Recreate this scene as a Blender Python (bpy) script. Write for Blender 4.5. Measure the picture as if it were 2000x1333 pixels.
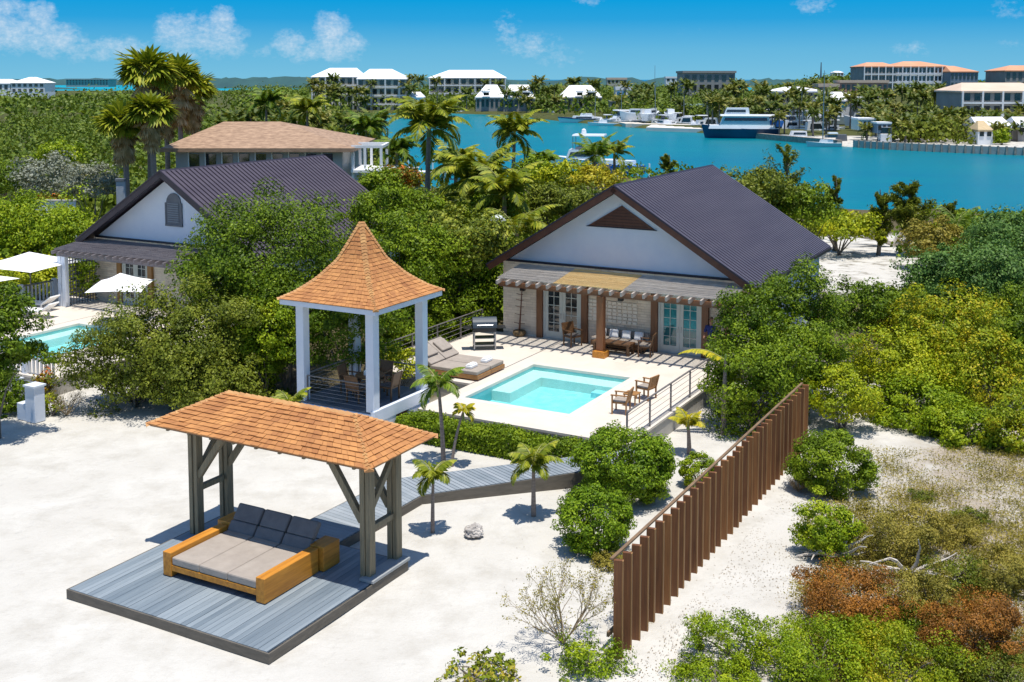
import bpy, math, random
import numpy as np
from mathutils import Vector, Matrix
random.seed(7); rng = np.random.default_rng(7)
R = math.radians
for o in list(bpy.data.objects): bpy.data.objects.remove(o)
SC = bpy.context.scene
COL = SC.collection
# ---------------------------------------------------------------- camera
PITCH = R(5.0); FPX = 2184.0; CAMH = 12.0; VH = 155.0
VPP = VH + FPX*math.tan(PITCH)
cam = bpy.data.cameras.new('camera'); camo = bpy.data.objects.new('camera', cam); COL.objects.link(camo)
camo.location = (0, 0, CAMH); camo.rotation_euler = (R(90)-PITCH, 0, 0)
cam.sensor_width = 36; cam.lens = FPX*36/2000; cam.shift_y = -(666.5-VPP)/2000
cam.clip_start = 0.5; cam.clip_end = 40000
SC.camera = camo
# ---------------------------------------------------------------- light
SUN_EL = R(80); SUN_AZ = R(151.5)        # azimuth clockwise from +Y, towards the sun
sl = bpy.data.lights.new('sun', 'SUN'); sl.energy = 4.5; sl.angle = R(0.5); sl.color = (1.0, 0.95, 0.86)
so = bpy.data.objects.new('sun', sl); COL.objects.link(so)
sd = Vector((math.sin(SUN_AZ)*math.cos(SUN_EL), math.cos(SUN_AZ)*math.cos(SUN_EL), math.sin(SUN_EL)))
so.rotation_euler = sd.to_track_quat('Z', 'Y').to_euler(); so.location = (0, 0, 60)
SC.view_settings.view_transform = 'Standard'; SC.view_settings.look = 'None'
SC.view_settings.exposure = 0.28; SC.view_settings.gamma = 1.0
SC.cycles.max_bounces = 7; SC.cycles.transparent_max_bounces = 24; SC.cycles.diffuse_bounces = 3
SC.cycles.use_denoising = True
w = bpy.data.worlds.new('World'); SC.world = w; w.use_nodes = True
NT = w.node_tree; NT.nodes.clear()
class NB:
    """small helper to wire math nodes"""
    def __init__(s, nt): s.nt = nt
    def n(s, t, **k):
        nd = s.nt.nodes.new(t)
        for a, b in k.items(): setattr(nd, a, b)
        return nd
    def put(s, sock, v):
        if isinstance(v, (int, float)): sock.default_value = v
        elif isinstance(v, (tuple, list)): sock.default_value = v
        else: s.nt.links.new(v, sock)
    def m(s, op, a, b=0.0, c=None, clamp=False):
        nd = s.n('ShaderNodeMath', operation=op, use_clamp=clamp); s.put(nd.inputs[0], a); s.put(nd.inputs[1], b)
        if c is not None: s.put(nd.inputs[2], c)
        return nd.outputs[0]
    def ramp(s, fac, stops, interp='LINEAR'):
        nd = s.n('ShaderNodeValToRGB'); cr = nd.color_ramp; cr.interpolation = interp
        while len(cr.elements) < len(stops): cr.elements.new(0.5)
        for e, (p, c) in zip(cr.elements, stops): e.position = p; e.color = (*c, 1)
        s.put(nd.inputs[0], fac); return nd.outputs[0]
    def mix(s, fac, a, b, blend='MIX'):
        nd = s.n('ShaderNodeMix', data_type='RGBA', blend_type=blend)
        s.put(nd.inputs[0], fac)
        for i, v in ((6, a), (7, b)):
            if isinstance(v, (tuple, list)): nd.inputs[i].default_value = (*v[:3], 1)
            else: s.nt.links.new(v, nd.inputs[i])
        return nd.outputs[2]
    def noise(s, vec, scale, detail=3, rough=0.5):
        nd = s.n('ShaderNodeTexNoise'); nd.inputs['Scale'].default_value = scale
        nd.inputs['Detail'].default_value = detail; nd.inputs['Roughness'].default_value = rough
        if vec is not None: s.nt.links.new(vec, nd.inputs['Vector'])
        return nd.outputs[0]
    def mapv(s, vec, scale=(1, 1, 1), rot=(0, 0, 0)):
        nd = s.n('ShaderNodeMapping'); nd.inputs['Scale'].default_value = scale; nd.inputs['Rotation'].default_value = rot
        s.nt.links.new(vec, nd.inputs['Vector']); return nd.outputs[0]
b = NB(NT)
sky = b.n('ShaderNodeTexSky', sky_type='NISHITA'); sky.sun_disc = False; sky.sun_elevation = SUN_EL; sky.sun_rotation = SUN_AZ
sky.air_density = 1.0; sky.dust_density = 0.3; sky.ozone_density = 2.0
tc = b.n('ShaderNodeTexCoord'); sep = b.n('ShaderNodeSeparateXYZ'); NT.links.new(tc.outputs['Generated'], sep.inputs[0])
el = b.m('ARCSINE', sep.outputs[2]); az = b.m('ARCTAN2', sep.outputs[0], sep.outputs[1])
SKS = 0.12
eld = b.m('MULTIPLY', el, 180/math.pi)
low = b.ramp(b.m('DIVIDE', eld, 6.0, clamp=True), [(0.0, (.16, .435, .61)), (.25, (.105, .385, .605)), (.5, (.02, .30, .60)), (.7, (.0, .28, .60)), (1.0, (.0, .235, .57))])
lowS = b.mix(1.0, low, (1/SKS,)*3, 'MULTIPLY')
t = b.m('SMOOTH_MIN', b.m('MULTIPLY', b.m('SUBTRACT', eld, 5.0), 1/18.0, clamp=True), 1.0, 0.1, clamp=True)
hs = b.n('ShaderNodeHueSaturation'); hs.inputs['Saturation'].default_value = 1.15; NT.links.new(sky.outputs[0], hs.inputs['Color'])
base = b.mix(t, lowS, hs.outputs[0])
# clouds: soft cumulus heads at their own directions
def dirof(u, v): return (math.atan((u-1000)/2192.0), math.atan((155-v)/2192.0*math.cos(math.atan((u-1000)/2192.0))))
blobs = [(-5, 45, 60, 50, .9), (45, 60, 55, 38, .8), (85, 35, 26, 28, .9), (100, 75, 52, 32, .85), (150, 95, 45, 26, .55), (225, 96, 62, 22, .75), (345, 62, 38, 34, .8), (375, 70, 62, 40, .75),
         (437, 45, 24, 30, .95), (437, 78, 44, 34, .8), (568, 88, 32, 26, .8), (600, 100, 62, 22, .6), (650, 60, 34, 34, .95), (660, 88, 50, 32, .85), (515, 100, 26, 14, .4),
         (990, 62, 26, 34, .5), (1035, 90, 60, 26, .55), (1090, 112, 50, 22, .4), (1150, 3, 28, 10, .5), (1585, 14, 38, 16, .55), (1780, 98, 34, 15, .5), (1965, 20, 30, 20, .45), (1970, 88, 22, 12, .35), (1335, 60, 60, 10, .12), (1840, 60, 30, 12, .15)]
comb = b.n('ShaderNodeCombineXYZ'); NT.links.new(b.m('MULTIPLY', az, 60.0), comb.inputs[0]); NT.links.new(b.m('MULTIPLY', el, 85.0), comb.inputs[1])
nz = b.noise(comb.outputs[0], 1.3, 7, .62); nz2 = b.noise(comb.outputs[0], 4.5, 5, .6)
acc = None
for (u, v, ru, rv, st) in blobs:
    a0, e0 = dirof(u, v)
    da = b.m('MULTIPLY', b.m('SUBTRACT', az, a0), 2192/ru*1.0); de = b.m('MULTIPLY', b.m('SUBTRACT', el, e0), 2192/rv*1.0)
    q = b.m('ADD', b.m('MULTIPLY', da, da), b.m('MULTIPLY', de, de))
    f = b.m('MULTIPLY', b.m('SUBTRACT', 1.0, b.m('MULTIPLY', q, .5), clamp=True), st)
    acc = f if acc is None else b.m('MAXIMUM', acc, f)
wsp = b.m('SUBTRACT', b.m('ADD', b.m('MULTIPLY', nz, 1.5), b.m('MULTIPLY', nz2, .6)), 1.08)
cm = b.m('ADD', acc, b.m('MULTIPLY', wsp, 1.0))
cm = b.m('MULTIPLY', b.m('SUBTRACT', cm, .22), 1.1, clamp=True)
cm = b.m('MULTIPLY', b.m('MULTIPLY', cm, b.m('MULTIPLY', acc, 2.2, clamp=True)), .74)
ccol = b.mix(nz2, (.34/SKS, .50/SKS, .66/SKS), (.72/SKS, .76/SKS, .80/SKS))
fin = b.mix(cm, base, ccol)
bg = b.n('ShaderNodeBackground'); bg.inputs[1].default_value = SKS; NT.links.new(fin, bg.inputs[0])
wo = b.n('ShaderNodeOutputWorld'); NT.links.new(bg.outputs[0], wo.inputs[0])
# ---------------------------------------------------------------- measuring helpers
TH = math.atan2(1210, 2192); CT, ST = math.cos(TH), math.sin(TH)
ROT = -TH                                   # the cottages' own axes: local x = along the fronts, local y = away
def W(e1, e2): return (e1*CT+e2*ST, -e1*ST+e2*CT)
def ray(u, v):
    a = u-1000; q = v-VPP
    return (a, FPX*math.cos(PITCH)-q*math.sin(PITCH), -FPX*math.sin(PITCH)-q*math.cos(PITCH))
def G(u, v, z=0.0):
    d = ray(u, v); k = (z-CAMH)/d[2]; return Vector((d[0]*k, d[1]*k, z))
def at(u, v, Y):
    d = ray(u, v); k = Y/d[1]; return Vector((d[0]*k, Y, CAMH+d[2]*k))
def pxm(Y): return Y/2188.0                 # metres per photo pixel at distance Y
# ---------------------------------------------------------------- object helpers
def tag(o, label=None, cat=None, group=None, kind=None):
    if label: o['label'] = label
    if cat: o['category'] = cat
    if group: o['group'] = group
    if kind: o['kind'] = kind
    return o
def thing(name, label, cat, loc=(0, 0, 0), rz=0.0, group=None):
    o = bpy.data.objects.new(name, None); COL.objects.link(o); o.empty_display_size = .2
    o.location = loc; o.rotation_euler = (0, 0, rz); return tag(o, label, cat, group)
def dup(o, parent=None):
    c = o.copy(); COL.objects.link(c); c.parent = parent
    for ch in o.children: dup(ch, c)
    return c
class MB:
    def __init__(s): s.v = []; s.f = []
    def add(s, vs, fs):
        n = len(s.v); s.v += [tuple(p) for p in vs]; s.f += [tuple(i+n for i in f) for f in fs]; return s
    def box(s, x0, x1, y0, y1, z0, z1, M=None):
        vs = [Vector(p) for p in ((x0, y0, z0), (x1, y0, z0), (x1, y1, z0), (x0, y1, z0), (x0, y0, z1), (x1, y0, z1), (x1, y1, z1), (x0, y1, z1))]
        if M: vs = [M @ p for p in vs]
        return s.add(vs, [(0, 3, 2, 1), (4, 5, 6, 7), (0, 1, 5, 4), (1, 2, 6, 5), (2, 3, 7, 6), (3, 0, 4, 7)])
    def cbox(s, c, d, rz=0, M=None):
        m = Matrix.Translation(c) @ Matrix.Rotation(rz, 4, 'Z')
        if M: m = M @ m
        return s.box(-d[0]/2, d[0]/2, -d[1]/2, d[1]/2, -d[2]/2, d[2]/2, m)
    def beam(s, p, q, w, h, up=(0, 0, 1)):
        p = Vector(p); q = Vector(q); d = (q-p); L = d.length; d.normalize(); u = Vector(up)
        x = d.cross(u)
        if x.length < 1e-4: x = d.cross(Vector((0, 1, 0)))
        x.normalize(); u = x.cross(d)
        vs = [a+x*i*w/2+u*j*h/2 for a in (p, q) for i, j in ((-1, -1), (1, -1), (1, 1), (-1, 1))]
        return s.add(vs, [(0, 1, 2, 3), (7, 6, 5, 4), (0, 4, 5, 1), (1, 5, 6, 2), (2, 6, 7, 3), (3, 7, 4, 0)])
    def tube(s, pts, rad, n=6, cap=True):
        pts = [Vector(p) for p in pts]; rings = []
        if isinstance(rad, (int, float)): rad = [rad]*len(pts)
        base = len(s.v)
        for i, p in enumerate(pts):
            d = (pts[min(i+1, len(pts)-1)]-pts[max(i-1, 0)]).normalized()
            x = d.cross(Vector((0.13, 1, 0.21)));
            if x.length < 1e-3: x = d.cross(Vector((1, 0, 0)))
            x.normalize(); y = d.cross(x)
            for k in range(n):
                a = 2*math.pi*k/n; s.v.append(tuple(p+(x*math.cos(a)+y*math.sin(a))*rad[i]))
        for i in range(len(pts)-1):
            for k in range(n):
                a = base+i*n+k; c = base+i*n+(k+1) % n
                s.f.append((a, c, c+n, a+n))
        if cap:
            s.f.append(tuple(base+k for k in range(n))[::-1]); s.f.append(tuple(base+(len(pts)-1)*n+k for k in range(n)))
        return s
    def lathe(s, prof, n=12, c=(0, 0, 0)):
        base = len(s.v)
        for r, z in prof:
            for k in range(n):
                a = 2*math.pi*k/n; s.v.append((c[0]+r*math.cos(a), c[1]+r*math.sin(a), c[2]+z))
        for i in range(len(prof)-1):
            for k in range(n):
                a = base+i*n+k; d = base+i*n+(k+1) % n; s.f.append((a, d, d+n, a+n))
        s.f.append(tuple(base+k for k in range(n))[::-1]); s.f.append(tuple(base+(len(prof)-1)*n+k for k in range(n)))
        return s
    def poly(s, pts, z0, z1):
        n = len(pts); vs = [(x, y, z0) for x, y in pts]+[(x, y, z1) for x, y in pts]
        fs = [tuple(range(n))[::-1], tuple(range(n, 2*n))]+[(i, (i+1) % n, (i+1) % n+n, i+n) for i in range(n)]
        return s.add(vs, fs)
    def prism_y(s, pts, y0, y1):          # outline in x,z pushed along y
        n = len(pts); vs = [(x, y0, z) for x, z in pts]+[(x, y1, z) for x, z in pts]
        fs = [tuple(range(n)), tuple(range(n, 2*n))[::-1]]+[(i, i+n, (i+1) % n+n, (i+1) % n) for i in range(n)]
        return s.add(vs, fs)
    def build(s, name, m, parent=None, bevel=0, smooth=False):
        me = bpy.data.meshes.new(name); me.from_pydata(s.v, [], s.f); me.update()
        me.materials.append(m); o = bpy.data.objects.new(name, me); COL.objects.link(o)
        if parent: o.parent = parent
        if smooth: me.polygons.foreach_set('use_smooth', [True]*len(me.polygons))
        if bevel:
            md = o.modifiers.new('bevel', 'BEVEL'); md.width = bevel; md.segments = 2; md.limit_method = 'ANGLE'
        return o
def quadmesh(name, V, m, parent=None):
    """V: (n,4,3) float array, one separate quad each"""
    n = len(V); me = bpy.data.meshes.new(name)
    me.vertices.add(n*4); me.vertices.foreach_set('co', np.ascontiguousarray(V, dtype=np.float32).ravel())
    me.loops.add(n*4); me.loops.foreach_set('vertex_index', np.arange(n*4, dtype=np.int32))
    me.polygons.add(n); me.polygons.foreach_set('loop_start', np.arange(0, n*4, 4, dtype=np.int32))
    me.update(calc_edges=True); me.validate()
    me.materials.append(m); o = bpy.data.objects.new(name, me); COL.objects.link(o)
    if parent: o.parent = parent
    return o
# ---------------------------------------------------------------- materials
MATS = {}
def mat(name, c1, c2=None, rough=.6, scale=3.0, island=0.0, stretch=(1, 1, 1), bump=0.0, bscale=20.0, metal=0.0, spec=.5, transl=0.0, detail=4, coords='Object', contrast=1.0):
    if name in MATS: return MATS[name]
    m = bpy.data.materials.new(name); m.use_nodes = True; nt = m.node_tree; nt.nodes.clear(); q = NB(nt)
    c2 = c2 or c1
    tcn = q.n('ShaderNodeTexCoord'); vec = q.mapv(tcn.outputs[coords], stretch)
    nf = q.noise(vec, scale, detail, .6)
    nf = q.m('MULTIPLY_ADD', q.m('SUBTRACT', nf, .5), 2.2*contrast, .5, clamp=True)
    if island:
        ge = q.n('ShaderNodeNewGeometry')
        nf = q.m('ADD', q.m('MULTIPLY', nf, 1-island), q.m('MULTIPLY', ge.outputs['Random Per Island'], island))
    col = q.mix(nf, c1, c2)
    p = q.n('ShaderNodeBsdfPrincipled'); nt.links.new(col, p.inputs['Base Color'])
    p.inputs['Roughness'].default_value = rough; p.inputs['Metallic'].default_value = metal
    p.inputs['Specular IOR Level'].default_value = spec
    if bump:
        bn = q.n('ShaderNodeBump'); bn.inputs['Strength'].default_value = bump; bn.inputs['Distance'].default_value = .03
        nt.links.new(q.noise(vec, bscale, 4, .6), bn.inputs['Height']); nt.links.new(bn.outputs[0], p.inputs['Normal'])
    out = q.n('ShaderNodeOutputMaterial')
    if transl:
        tr = q.n('ShaderNodeBsdfTranslucent'); nt.links.new(q.mix(1.0, col, (1.25, 1.2, .55), 'MULTIPLY'), tr.inputs[0])
        mx = q.n('ShaderNodeMixShader'); mx.inputs[0].default_value = transl
        nt.links.new(p.outputs[0], mx.inputs[1]); nt.links.new(tr.outputs[0], mx.inputs[2]); nt.links.new(mx.outputs[0], out.inputs[0])
    else: nt.links.new(p.outputs[0], out.inputs[0])
    MATS[name] = m; return m
def leafmat(name, dark, mid, light, rough=.5, transl=.17, cl=.55):
    """leaf colours by leaf and by clump"""
    if name in MATS: return MATS[name]
    m = bpy.data.materials.new(name); m.use_nodes = True; nt = m.node_tree; nt.nodes.clear(); q = NB(nt)
    ge = q.n('ShaderNodeNewGeometry'); 
    nf = q.m('MULTIPLY_ADD', q.m('SUBTRACT', q.noise(ge.outputs['Position'], 1.15, 4, .65), .5), 3.4, .52, clamp=True)
    f = q.m('ADD', q.m('MULTIPLY', nf, cl), q.m('MULTIPLY', ge.outputs['Random Per Island'], 1-cl))
    col = q.ramp(f, [(0.05, dark), (.5, mid), (.95, light)])
    p = q.n('ShaderNodeBsdfPrincipled'); nt.links.new(col, p.inputs['Base Color']); p.inputs['Roughness'].default_value = rough
    p.inputs['Specular IOR Level'].default_value = .18
    tr = q.n('ShaderNodeBsdfTranslucent'); nt.links.new(q.mix(1.0, col, (1.3, 1.25, .5), 'MULTIPLY'), tr.inputs[0])
    mx = q.n('ShaderNodeMixShader'); mx.inputs[0].default_value = transl
    out = q.n('ShaderNodeOutputMaterial')
    nt.links.new(p.outputs[0], mx.inputs[1]); nt.links.new(tr.outputs[0], mx.inputs[2]); nt.links.new(mx.outputs[0], out.inputs[0])
    MATS[name] = m; return m
M_white = mat('white_paint', (.62, .67, .76), (.70, .74, .81), .55, 2, bump=.08)
M_stucco = mat('white_stucco', (.68, .71, .79), (.76, .78, .83), .8, 1.2, bump=.15, bscale=8)
M_fabwhite = mat('white_canvas', (.82, .82, .82), (.88, .88, .88), .8, 2)
M_deck = mat('grey_deck_board', (.11, .145, .18), (.28, .325, .36), .6, 1.5, island=.62, stretch=(6, .5, 1), bump=.12)
M_fascia = mat('weathered_fascia', (.09, .08, .065), (.15, .13, .105), .8, 3, stretch=(1, 1, 5))
M_post = mat('weathered_post', (.14, .12, .078), (.31, .25, .15), .75, 3, stretch=(8, 8, .5), bump=.2)
M_postbrown = mat('brown_post', (.13, .055, .025), (.22, .095, .04), .55, 3, stretch=(8, 8, .6), bump=.1)
M_shingle = mat('cedar_shingle', (.30, .112, .035), (.60, .275, .085), .7, 1.2, island=.45, stretch=(1, 1, 1), bump=.15, bscale=30)
M_cap = mat('cedar_cap', (.38, .17, .06), (.60, .33, .12), .65, 2.5, island=.6)
M_under = mat('roof_lining', (.12, .07, .04), (.2, .12, .07), .8, 3)
M_teak = mat('oiled_teak', (.36, .13, .012), (.66, .28, .03), .5, 1.6, stretch=(7, .5, 7), bump=.2)
M_cush = mat('taupe_cushion', (.30, .258, .222), (.38, .33, .285), .9, 3, bump=.5, bscale=5)
M_cushd = mat('charcoal_cushion', (.15, .14, .14), (.205, .19, .185), .9, 4, bump=.5, bscale=5)
M_seam = mat('dark_piping', (.10, .09, .09), None, .9)
M_roofgroove = mat('roof_groove', (.022, .016, .028), (.034, .025, .04), .5, .7)
M_metalroof = mat('aubergine_metal_roof', (.070, .053, .068), (.098, .077, .092), .42, .7, stretch=(3, .3, 1), metal=.0, spec=.6)
M_trim = mat('dark_roof_trim', (.022, .016, .028), None, .5)
M_fasciab = mat('mahogany_fascia', (.085, .026, .013), (.15, .05, .022), .5, 3)
M_pergola = mat('weathered_reed', (.34, .30, .26), (.60, .54, .47), .85, 2.5, island=.55)
M_pergnew = mat('new_straw_reed', (.74, .46, .17), (.88, .62, .28), .85, 3, island=.5)
M_perggrey = mat('grey_reed', (.11, .095, .105), (.25, .22, .225), .85, 2.5, island=.55)
M_rafter = mat('pale_rafter', (.32, .27, .235), (.45, .40, .36), .8, 3)
M_glass = mat('dark_window_glass', (.012, .018, .022), (.03, .04, .045), .05, 1.3, spec=.9)
M_glassteal = mat('teal_window_glass', (.008, .10, .125), (.012, .16, .18), .08, 1.0, spec=.9)
M_frame = mat('pale_green_frame', (.46, .50, .48), (.55, .58, .55), .5, 3)
M_steel = mat('rail_steel', (.13, .12, .12), (.20, .185, .18), .45, 4)
M_wire = mat('rail_wire', (.30, .28, .28), None, .4)
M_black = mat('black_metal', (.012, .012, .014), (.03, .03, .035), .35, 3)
M_lid = mat('grill_lid', (.02, .03, .045), (.05, .07, .09), .5, 2)
M_chrome = mat('brushed_metal', (.35, .35, .36), None, .35, metal=.6)
M_wicker = mat('dark_wicker', (.045, .03, .02), (.11, .075, .05), .8, 25)
M_towel = mat('white_towel', (.85, .85, .86), None, .95)
M_conc = mat('concrete', (.36, .34, .31), (.48, .46, .42), .85, 1.3, bump=.2)
M_bark = mat('grey_bark', (.10, .085, .07), (.22, .19, .16), .9, 6, bump=.3)
M_palmtrunk = mat('palm_trunk', (.16, .12, .10), (.30, .25, .22), .85, 5, stretch=(1, 1, 6), bump=.3)
M_coral = mat('coral_rock', (.30, .27, .25), (.62, .58, .54), .95, 6, bump=.8, bscale=10)
M_drift = mat('driftwood', (.42, .37, .32), (.66, .61, .55), .9, 5, bump=.4)
M_twig = mat('dry_twig', (.17, .12, .065), (.34, .26, .16), .9, 4)
M_coping = mat('pool_coping', (.60, .55, .485), (.67, .615, .55), .7, 3)
M_roofbrown = mat('tan_shingle_roof', (.22, .135, .085), (.44, .29, .19), .85, 1.8, stretch=(1, 1, 6), detail=8, contrast=1.3)
M_cream = mat('cream_wall', (.44, .41, .33), (.56, .52, .43), .8, .4)
M_greywall = mat('grey_wall', (.25, .24, .23), (.36, .35, .33), .8, .3)
M_farroof = mat('far_white_roof', (.84, .83, .85), (.9, .9, .9), .6, .2)
M_farorange = mat('terracotta_roof', (.55, .25, .13), (.70, .35, .20), .7, .15)
M_farbeige = mat('beige_roof', (.58, .43, .32), (.70, .55, .43), .7, .15)
M_hullw = mat('white_hull', (.74, .76, .79), (.84, .85, .87), .3, .5)
M_hulln = mat('navy_hull', (.012, .05, .11), (.02, .07, .15), .35, .5)
M_bluecanvas = mat('blue_canvas', (.01, .11, .40), (.02, .17, .52), .8, 1)
M_red = mat('red_paint', (.45, .03, .05), None, .4)
M_dock = mat('dock_wood', (.20, .17, .14), (.38, .34, .29), .85, 1.5)
M_white2 = mat('bright_white', (.80, .80, .80), (.86, .86, .86), .6, 1)
M_skin = mat('skin', (.35, .17, .11), None, .6); M_hair = mat('dark_hair', (.02, .012, .01), None, .6)
M_navy = mat('navy_shirt', (.008, .02, .12), (.012, .03, .17), .8); M_trous = mat('dark_trousers', (.03, .03, .035), None, .8)
def stonemat():
    m = bpy.data.materials.new('coral_stone_wall'); m.use_nodes = True; nt = m.node_tree; nt.nodes.clear(); q = NB(nt)
    tcn = q.n('ShaderNodeTexCoord'); sp = q.n('ShaderNodeSeparateXYZ'); nt.links.new(tcn.outputs['Object'], sp.inputs[0])
    cb = q.n('ShaderNodeCombineXYZ'); nt.links.new(q.m('ADD', sp.outputs[0], sp.outputs[1]), cb.inputs[0]); nt.links.new(sp.outputs[2], cb.inputs[1])
    br = q.n('ShaderNodeTexBrick'); nt.links.new(cb.outputs[0], br.inputs['Vector'])
    br.inputs['Scale'].default_value = 1.0; br.inputs['Brick Width'].default_value = .30; br.inputs['Row Height'].default_value = .11
    br.inputs['Mortar Size'].default_value = .008; br.inputs['Mortar'].default_value = (.48, .41, .33, 1)
    br.inputs['Color1'].default_value = (.78, .67, .54, 1); br.inputs['Color2'].default_value = (.56, .46, .36, 1); br.offset = .37; br.squash = 1.6; br.squash_frequency = 3
    nz = q.noise(cb.outputs[0], 1.2, 4, .6); c = q.mix(q.m('MULTIPLY_ADD', q.m('SUBTRACT', nz, .5), 2.5, .35, clamp=True), br.outputs[0], (.82, .73, .61))
    p = q.n('ShaderNodeBsdfPrincipled'); nt.links.new(c, p.inputs['Base Color']); p.inputs['Roughness'].default_value = .9
    bn = q.n('ShaderNodeBump'); bn.inputs['Strength'].default_value = .8; bn.inputs['Distance'].default_value = .03; nt.links.new(q.m('SUBTRACT', 1.0, br.outputs[1]), bn.inputs['Height']); nt.links.new(bn.outputs[0], p.inputs['Normal'])
    o = q.n('ShaderNodeOutputMaterial'); nt.links.new(p.outputs[0], o.inputs[0]); return m
M_stone = stonemat()
def pavemat():
    m = bpy.data.materials.new('travertine_paving'); m.use_nodes = True; nt = m.node_tree; nt.nodes.clear(); q = NB(nt)
    tcn = q.n('ShaderNodeTexCoord'); br = q.n('ShaderNodeTexBrick'); nt.links.new(tcn.outputs['Object'], br.inputs['Vector'])
    br.inputs['Scale'].default_value = 1.0; br.inputs['Brick Width'].default_value = .6; br.inputs['Row Height'].default_value = .6; br.offset = .5
    br.inputs['Mortar Size'].default_value = .006; br.inputs['Mortar'].default_value = (.55, .47, .38, 1)
    br.inputs['Color1'].default_value = (.62, .56, .485, 1); br.inputs['Color2'].default_value = (.57, .505, .43, 1)
    nz = q.noise(tcn.outputs['Object'], .8, 5, .6); c = q.mix(q.m('MULTIPLY_ADD', q.m('SUBTRACT', nz, .5), 2.0, .35, clamp=True), br.outputs[0], (.66, .605, .54))
    p = q.n('ShaderNodeBsdfPrincipled'); nt.links.new(c, p.inputs['Base Color']); p.inputs['Roughness'].default_value = .75
    o = q.n('ShaderNodeOutputMaterial'); nt.links.new(p.outputs[0], o.inputs[0]); return m
M_pave = pavemat()
L_dark = leafmat('leaf_dark_green', (.040, .075, .004), (.095, .160, .006), (.24, .32, .015))
L_mid = leafmat('leaf_mid_green', (.055, .095, .004), (.14, .215, .007), (.30, .38, .016))
L_bright = leafmat('leaf_bright_green', (.085, .15, .004), (.21, .30, .008), (.42, .47, .02))
L_ygreen = leafmat('leaf_yellow_green', (.12, .17, .005), (.30, .36, .010), (.55, .52, .02))
L_yellow = leafmat('leaf_yellow', (.16, .18, .01), (.42, .38, .02), (.62, .48, .04))
L_olive = leafmat('leaf_olive', (.055, .075, .008), (.14, .175, .014), (.28, .30, .035))
L_blue = leafmat('leaf_blue_green', (.030, .075, .018), (.09, .18, .035), (.20, .32, .07))
L_grey = leafmat('leaf_silver_grey', (.12, .14, .10), (.24, .26, .20), (.40, .41, .33))
L_orange = leafmat('leaf_rust_orange', (.10, .05, .012), (.28, .12, .022), (.48, .20, .03))
L_gold = leafmat('leaf_dry_gold', (.12, .12, .018), (.27, .23, .035), (.44, .35, .07))
L_ogreen = leafmat('leaf_green_and_orange', (.09, .14, .005), (.26, .32, .010), (.56, .42, .02))
L_palm = leafmat('leaf_palm', (.07, .11, .008), (.20, .245, .015), (.44, .42, .04), cl=.3)
L_palmdk = leafmat('leaf_palm_dark', (.045, .09, .008), (.11, .19, .014), (.26, .33, .03), cl=.3)
L_palmyl = leafmat('leaf_palm_yellow', (.18, .20, .012), (.45, .40, .02), (.66, .50, .03), cl=.3)
L_skirt = leafmat('dead_palm_skirt', (.20, .12, .035), (.46, .31, .13), (.66, .50, .28), cl=.3)
L_far = leafmat('leaf_far_green', (.040, .075, .010), (.11, .165, .016), (.23, .28, .035), cl=.75)
L_redfl = leafmat('leaf_red_flower', (0.053, 0.087, 0.007), (0.177, 0.174, 0.010), (0.800, 0.131, 0.026), cl=.6)
# ---------------------------------------------------------------- terrain, water
LAG = [(690, 335), (735, 345), (860, 374), (960, 352), (1100, 345), (1230, 352), (1400, 360), (1520, 395), (1690, 418), (1850, 412), (2010, 436), (2400, 500), (2600, 330), (2000, 304), (1740, 293), (1640, 286), (1520, 275), (1390, 262), (1240, 250), (1100, 238), (1000, 226), (880, 222), (735, 222), (690, 240)]
LAGP = np.array([[*G(u, v, -2.0)[:2]] for u, v in LAG])
def sdist(X, Y, P):
    d = np.full(X.shape, 1e9); ins = np.zeros(X.shape, bool); n = len(P)
    for i in range(n):
        x1, y1 = P[i]; x2, y2 = P[(i+1) % n]
        dx, dy = x2-x1, y2-y1; tt = np.clip(((X-x1)*dx+(Y-y1)*dy)/(dx*dx+dy*dy), 0, 1)
        d = np.minimum(d, np.hypot(X-x1-tt*dx, Y-y1-tt*dy))
        cnd = ((y1 > Y) != (y2 > Y)) & (X < (x2-x1)*(Y-y1)/((y2-y1) if y2 != y1 else 1e-9)+x1)
        ins ^= cnd
    return np.where(ins, -d, d)
def sm(a, b_, x): t_ = np.clip((x-a)/(b_-a), 0, 1); return t_*t_*(3-2*t_)
def height(X, Y):
    X = np.asarray(X, float); Y = np.asarray(Y, float)
    s = sdist(X, Y, LAGP)
    land = -1.0*sm(70, 120, Y)
    land = land+0.06*np.sin(X*.9+1.3*np.sin(Y*.5))*np.sin(Y*.7)*(Y < 70)*(1-sm(60, 70, Y))*.35
    land = land+8.5*sm(60, 150, X-(Y-420)*.25)*sm(330, 480, Y)*(1-sm(700, 900, Y))
    land = land+6.0*np.exp(-((X-160)/50)**2-((Y-560)/60)**2)
    land = land+4.0*np.exp(-((X-60)/40)**2-((Y-560)/90)**2)
    e1 = X*CT-Y*ST; e2 = X*ST+Y*CT
    for a, c_ in ((-20.4, 33.4), (-42.4, 29.8)):
        k = np.maximum(np.abs(e1-(a+2.1))-2.35, np.abs(e2-(c_+2.6))-2.85)
        land = np.where(k < .3, -.9, land)
    edge = np.where(Y < 200, 6.0, 2.5)
    k = np.clip(s/edge, -1, 1)
    z = np.where(s < 0, -2.0+2.5*k, np.where(s < edge, -2.0+(land+2.0)*np.clip(s/edge, 0, 1)**.6, land))
    z = np.where(Y > 1290, -6, z)
    return z
def zg(x, y): return float(height(np.array([x]), np.array([y]))[0])
xs = np.concatenate([np.arange(-560, -80, 8.), np.arange(-80, 60, .8), np.arange(60, 160, 2.), np.arange(160, 620, 8.)])
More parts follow.
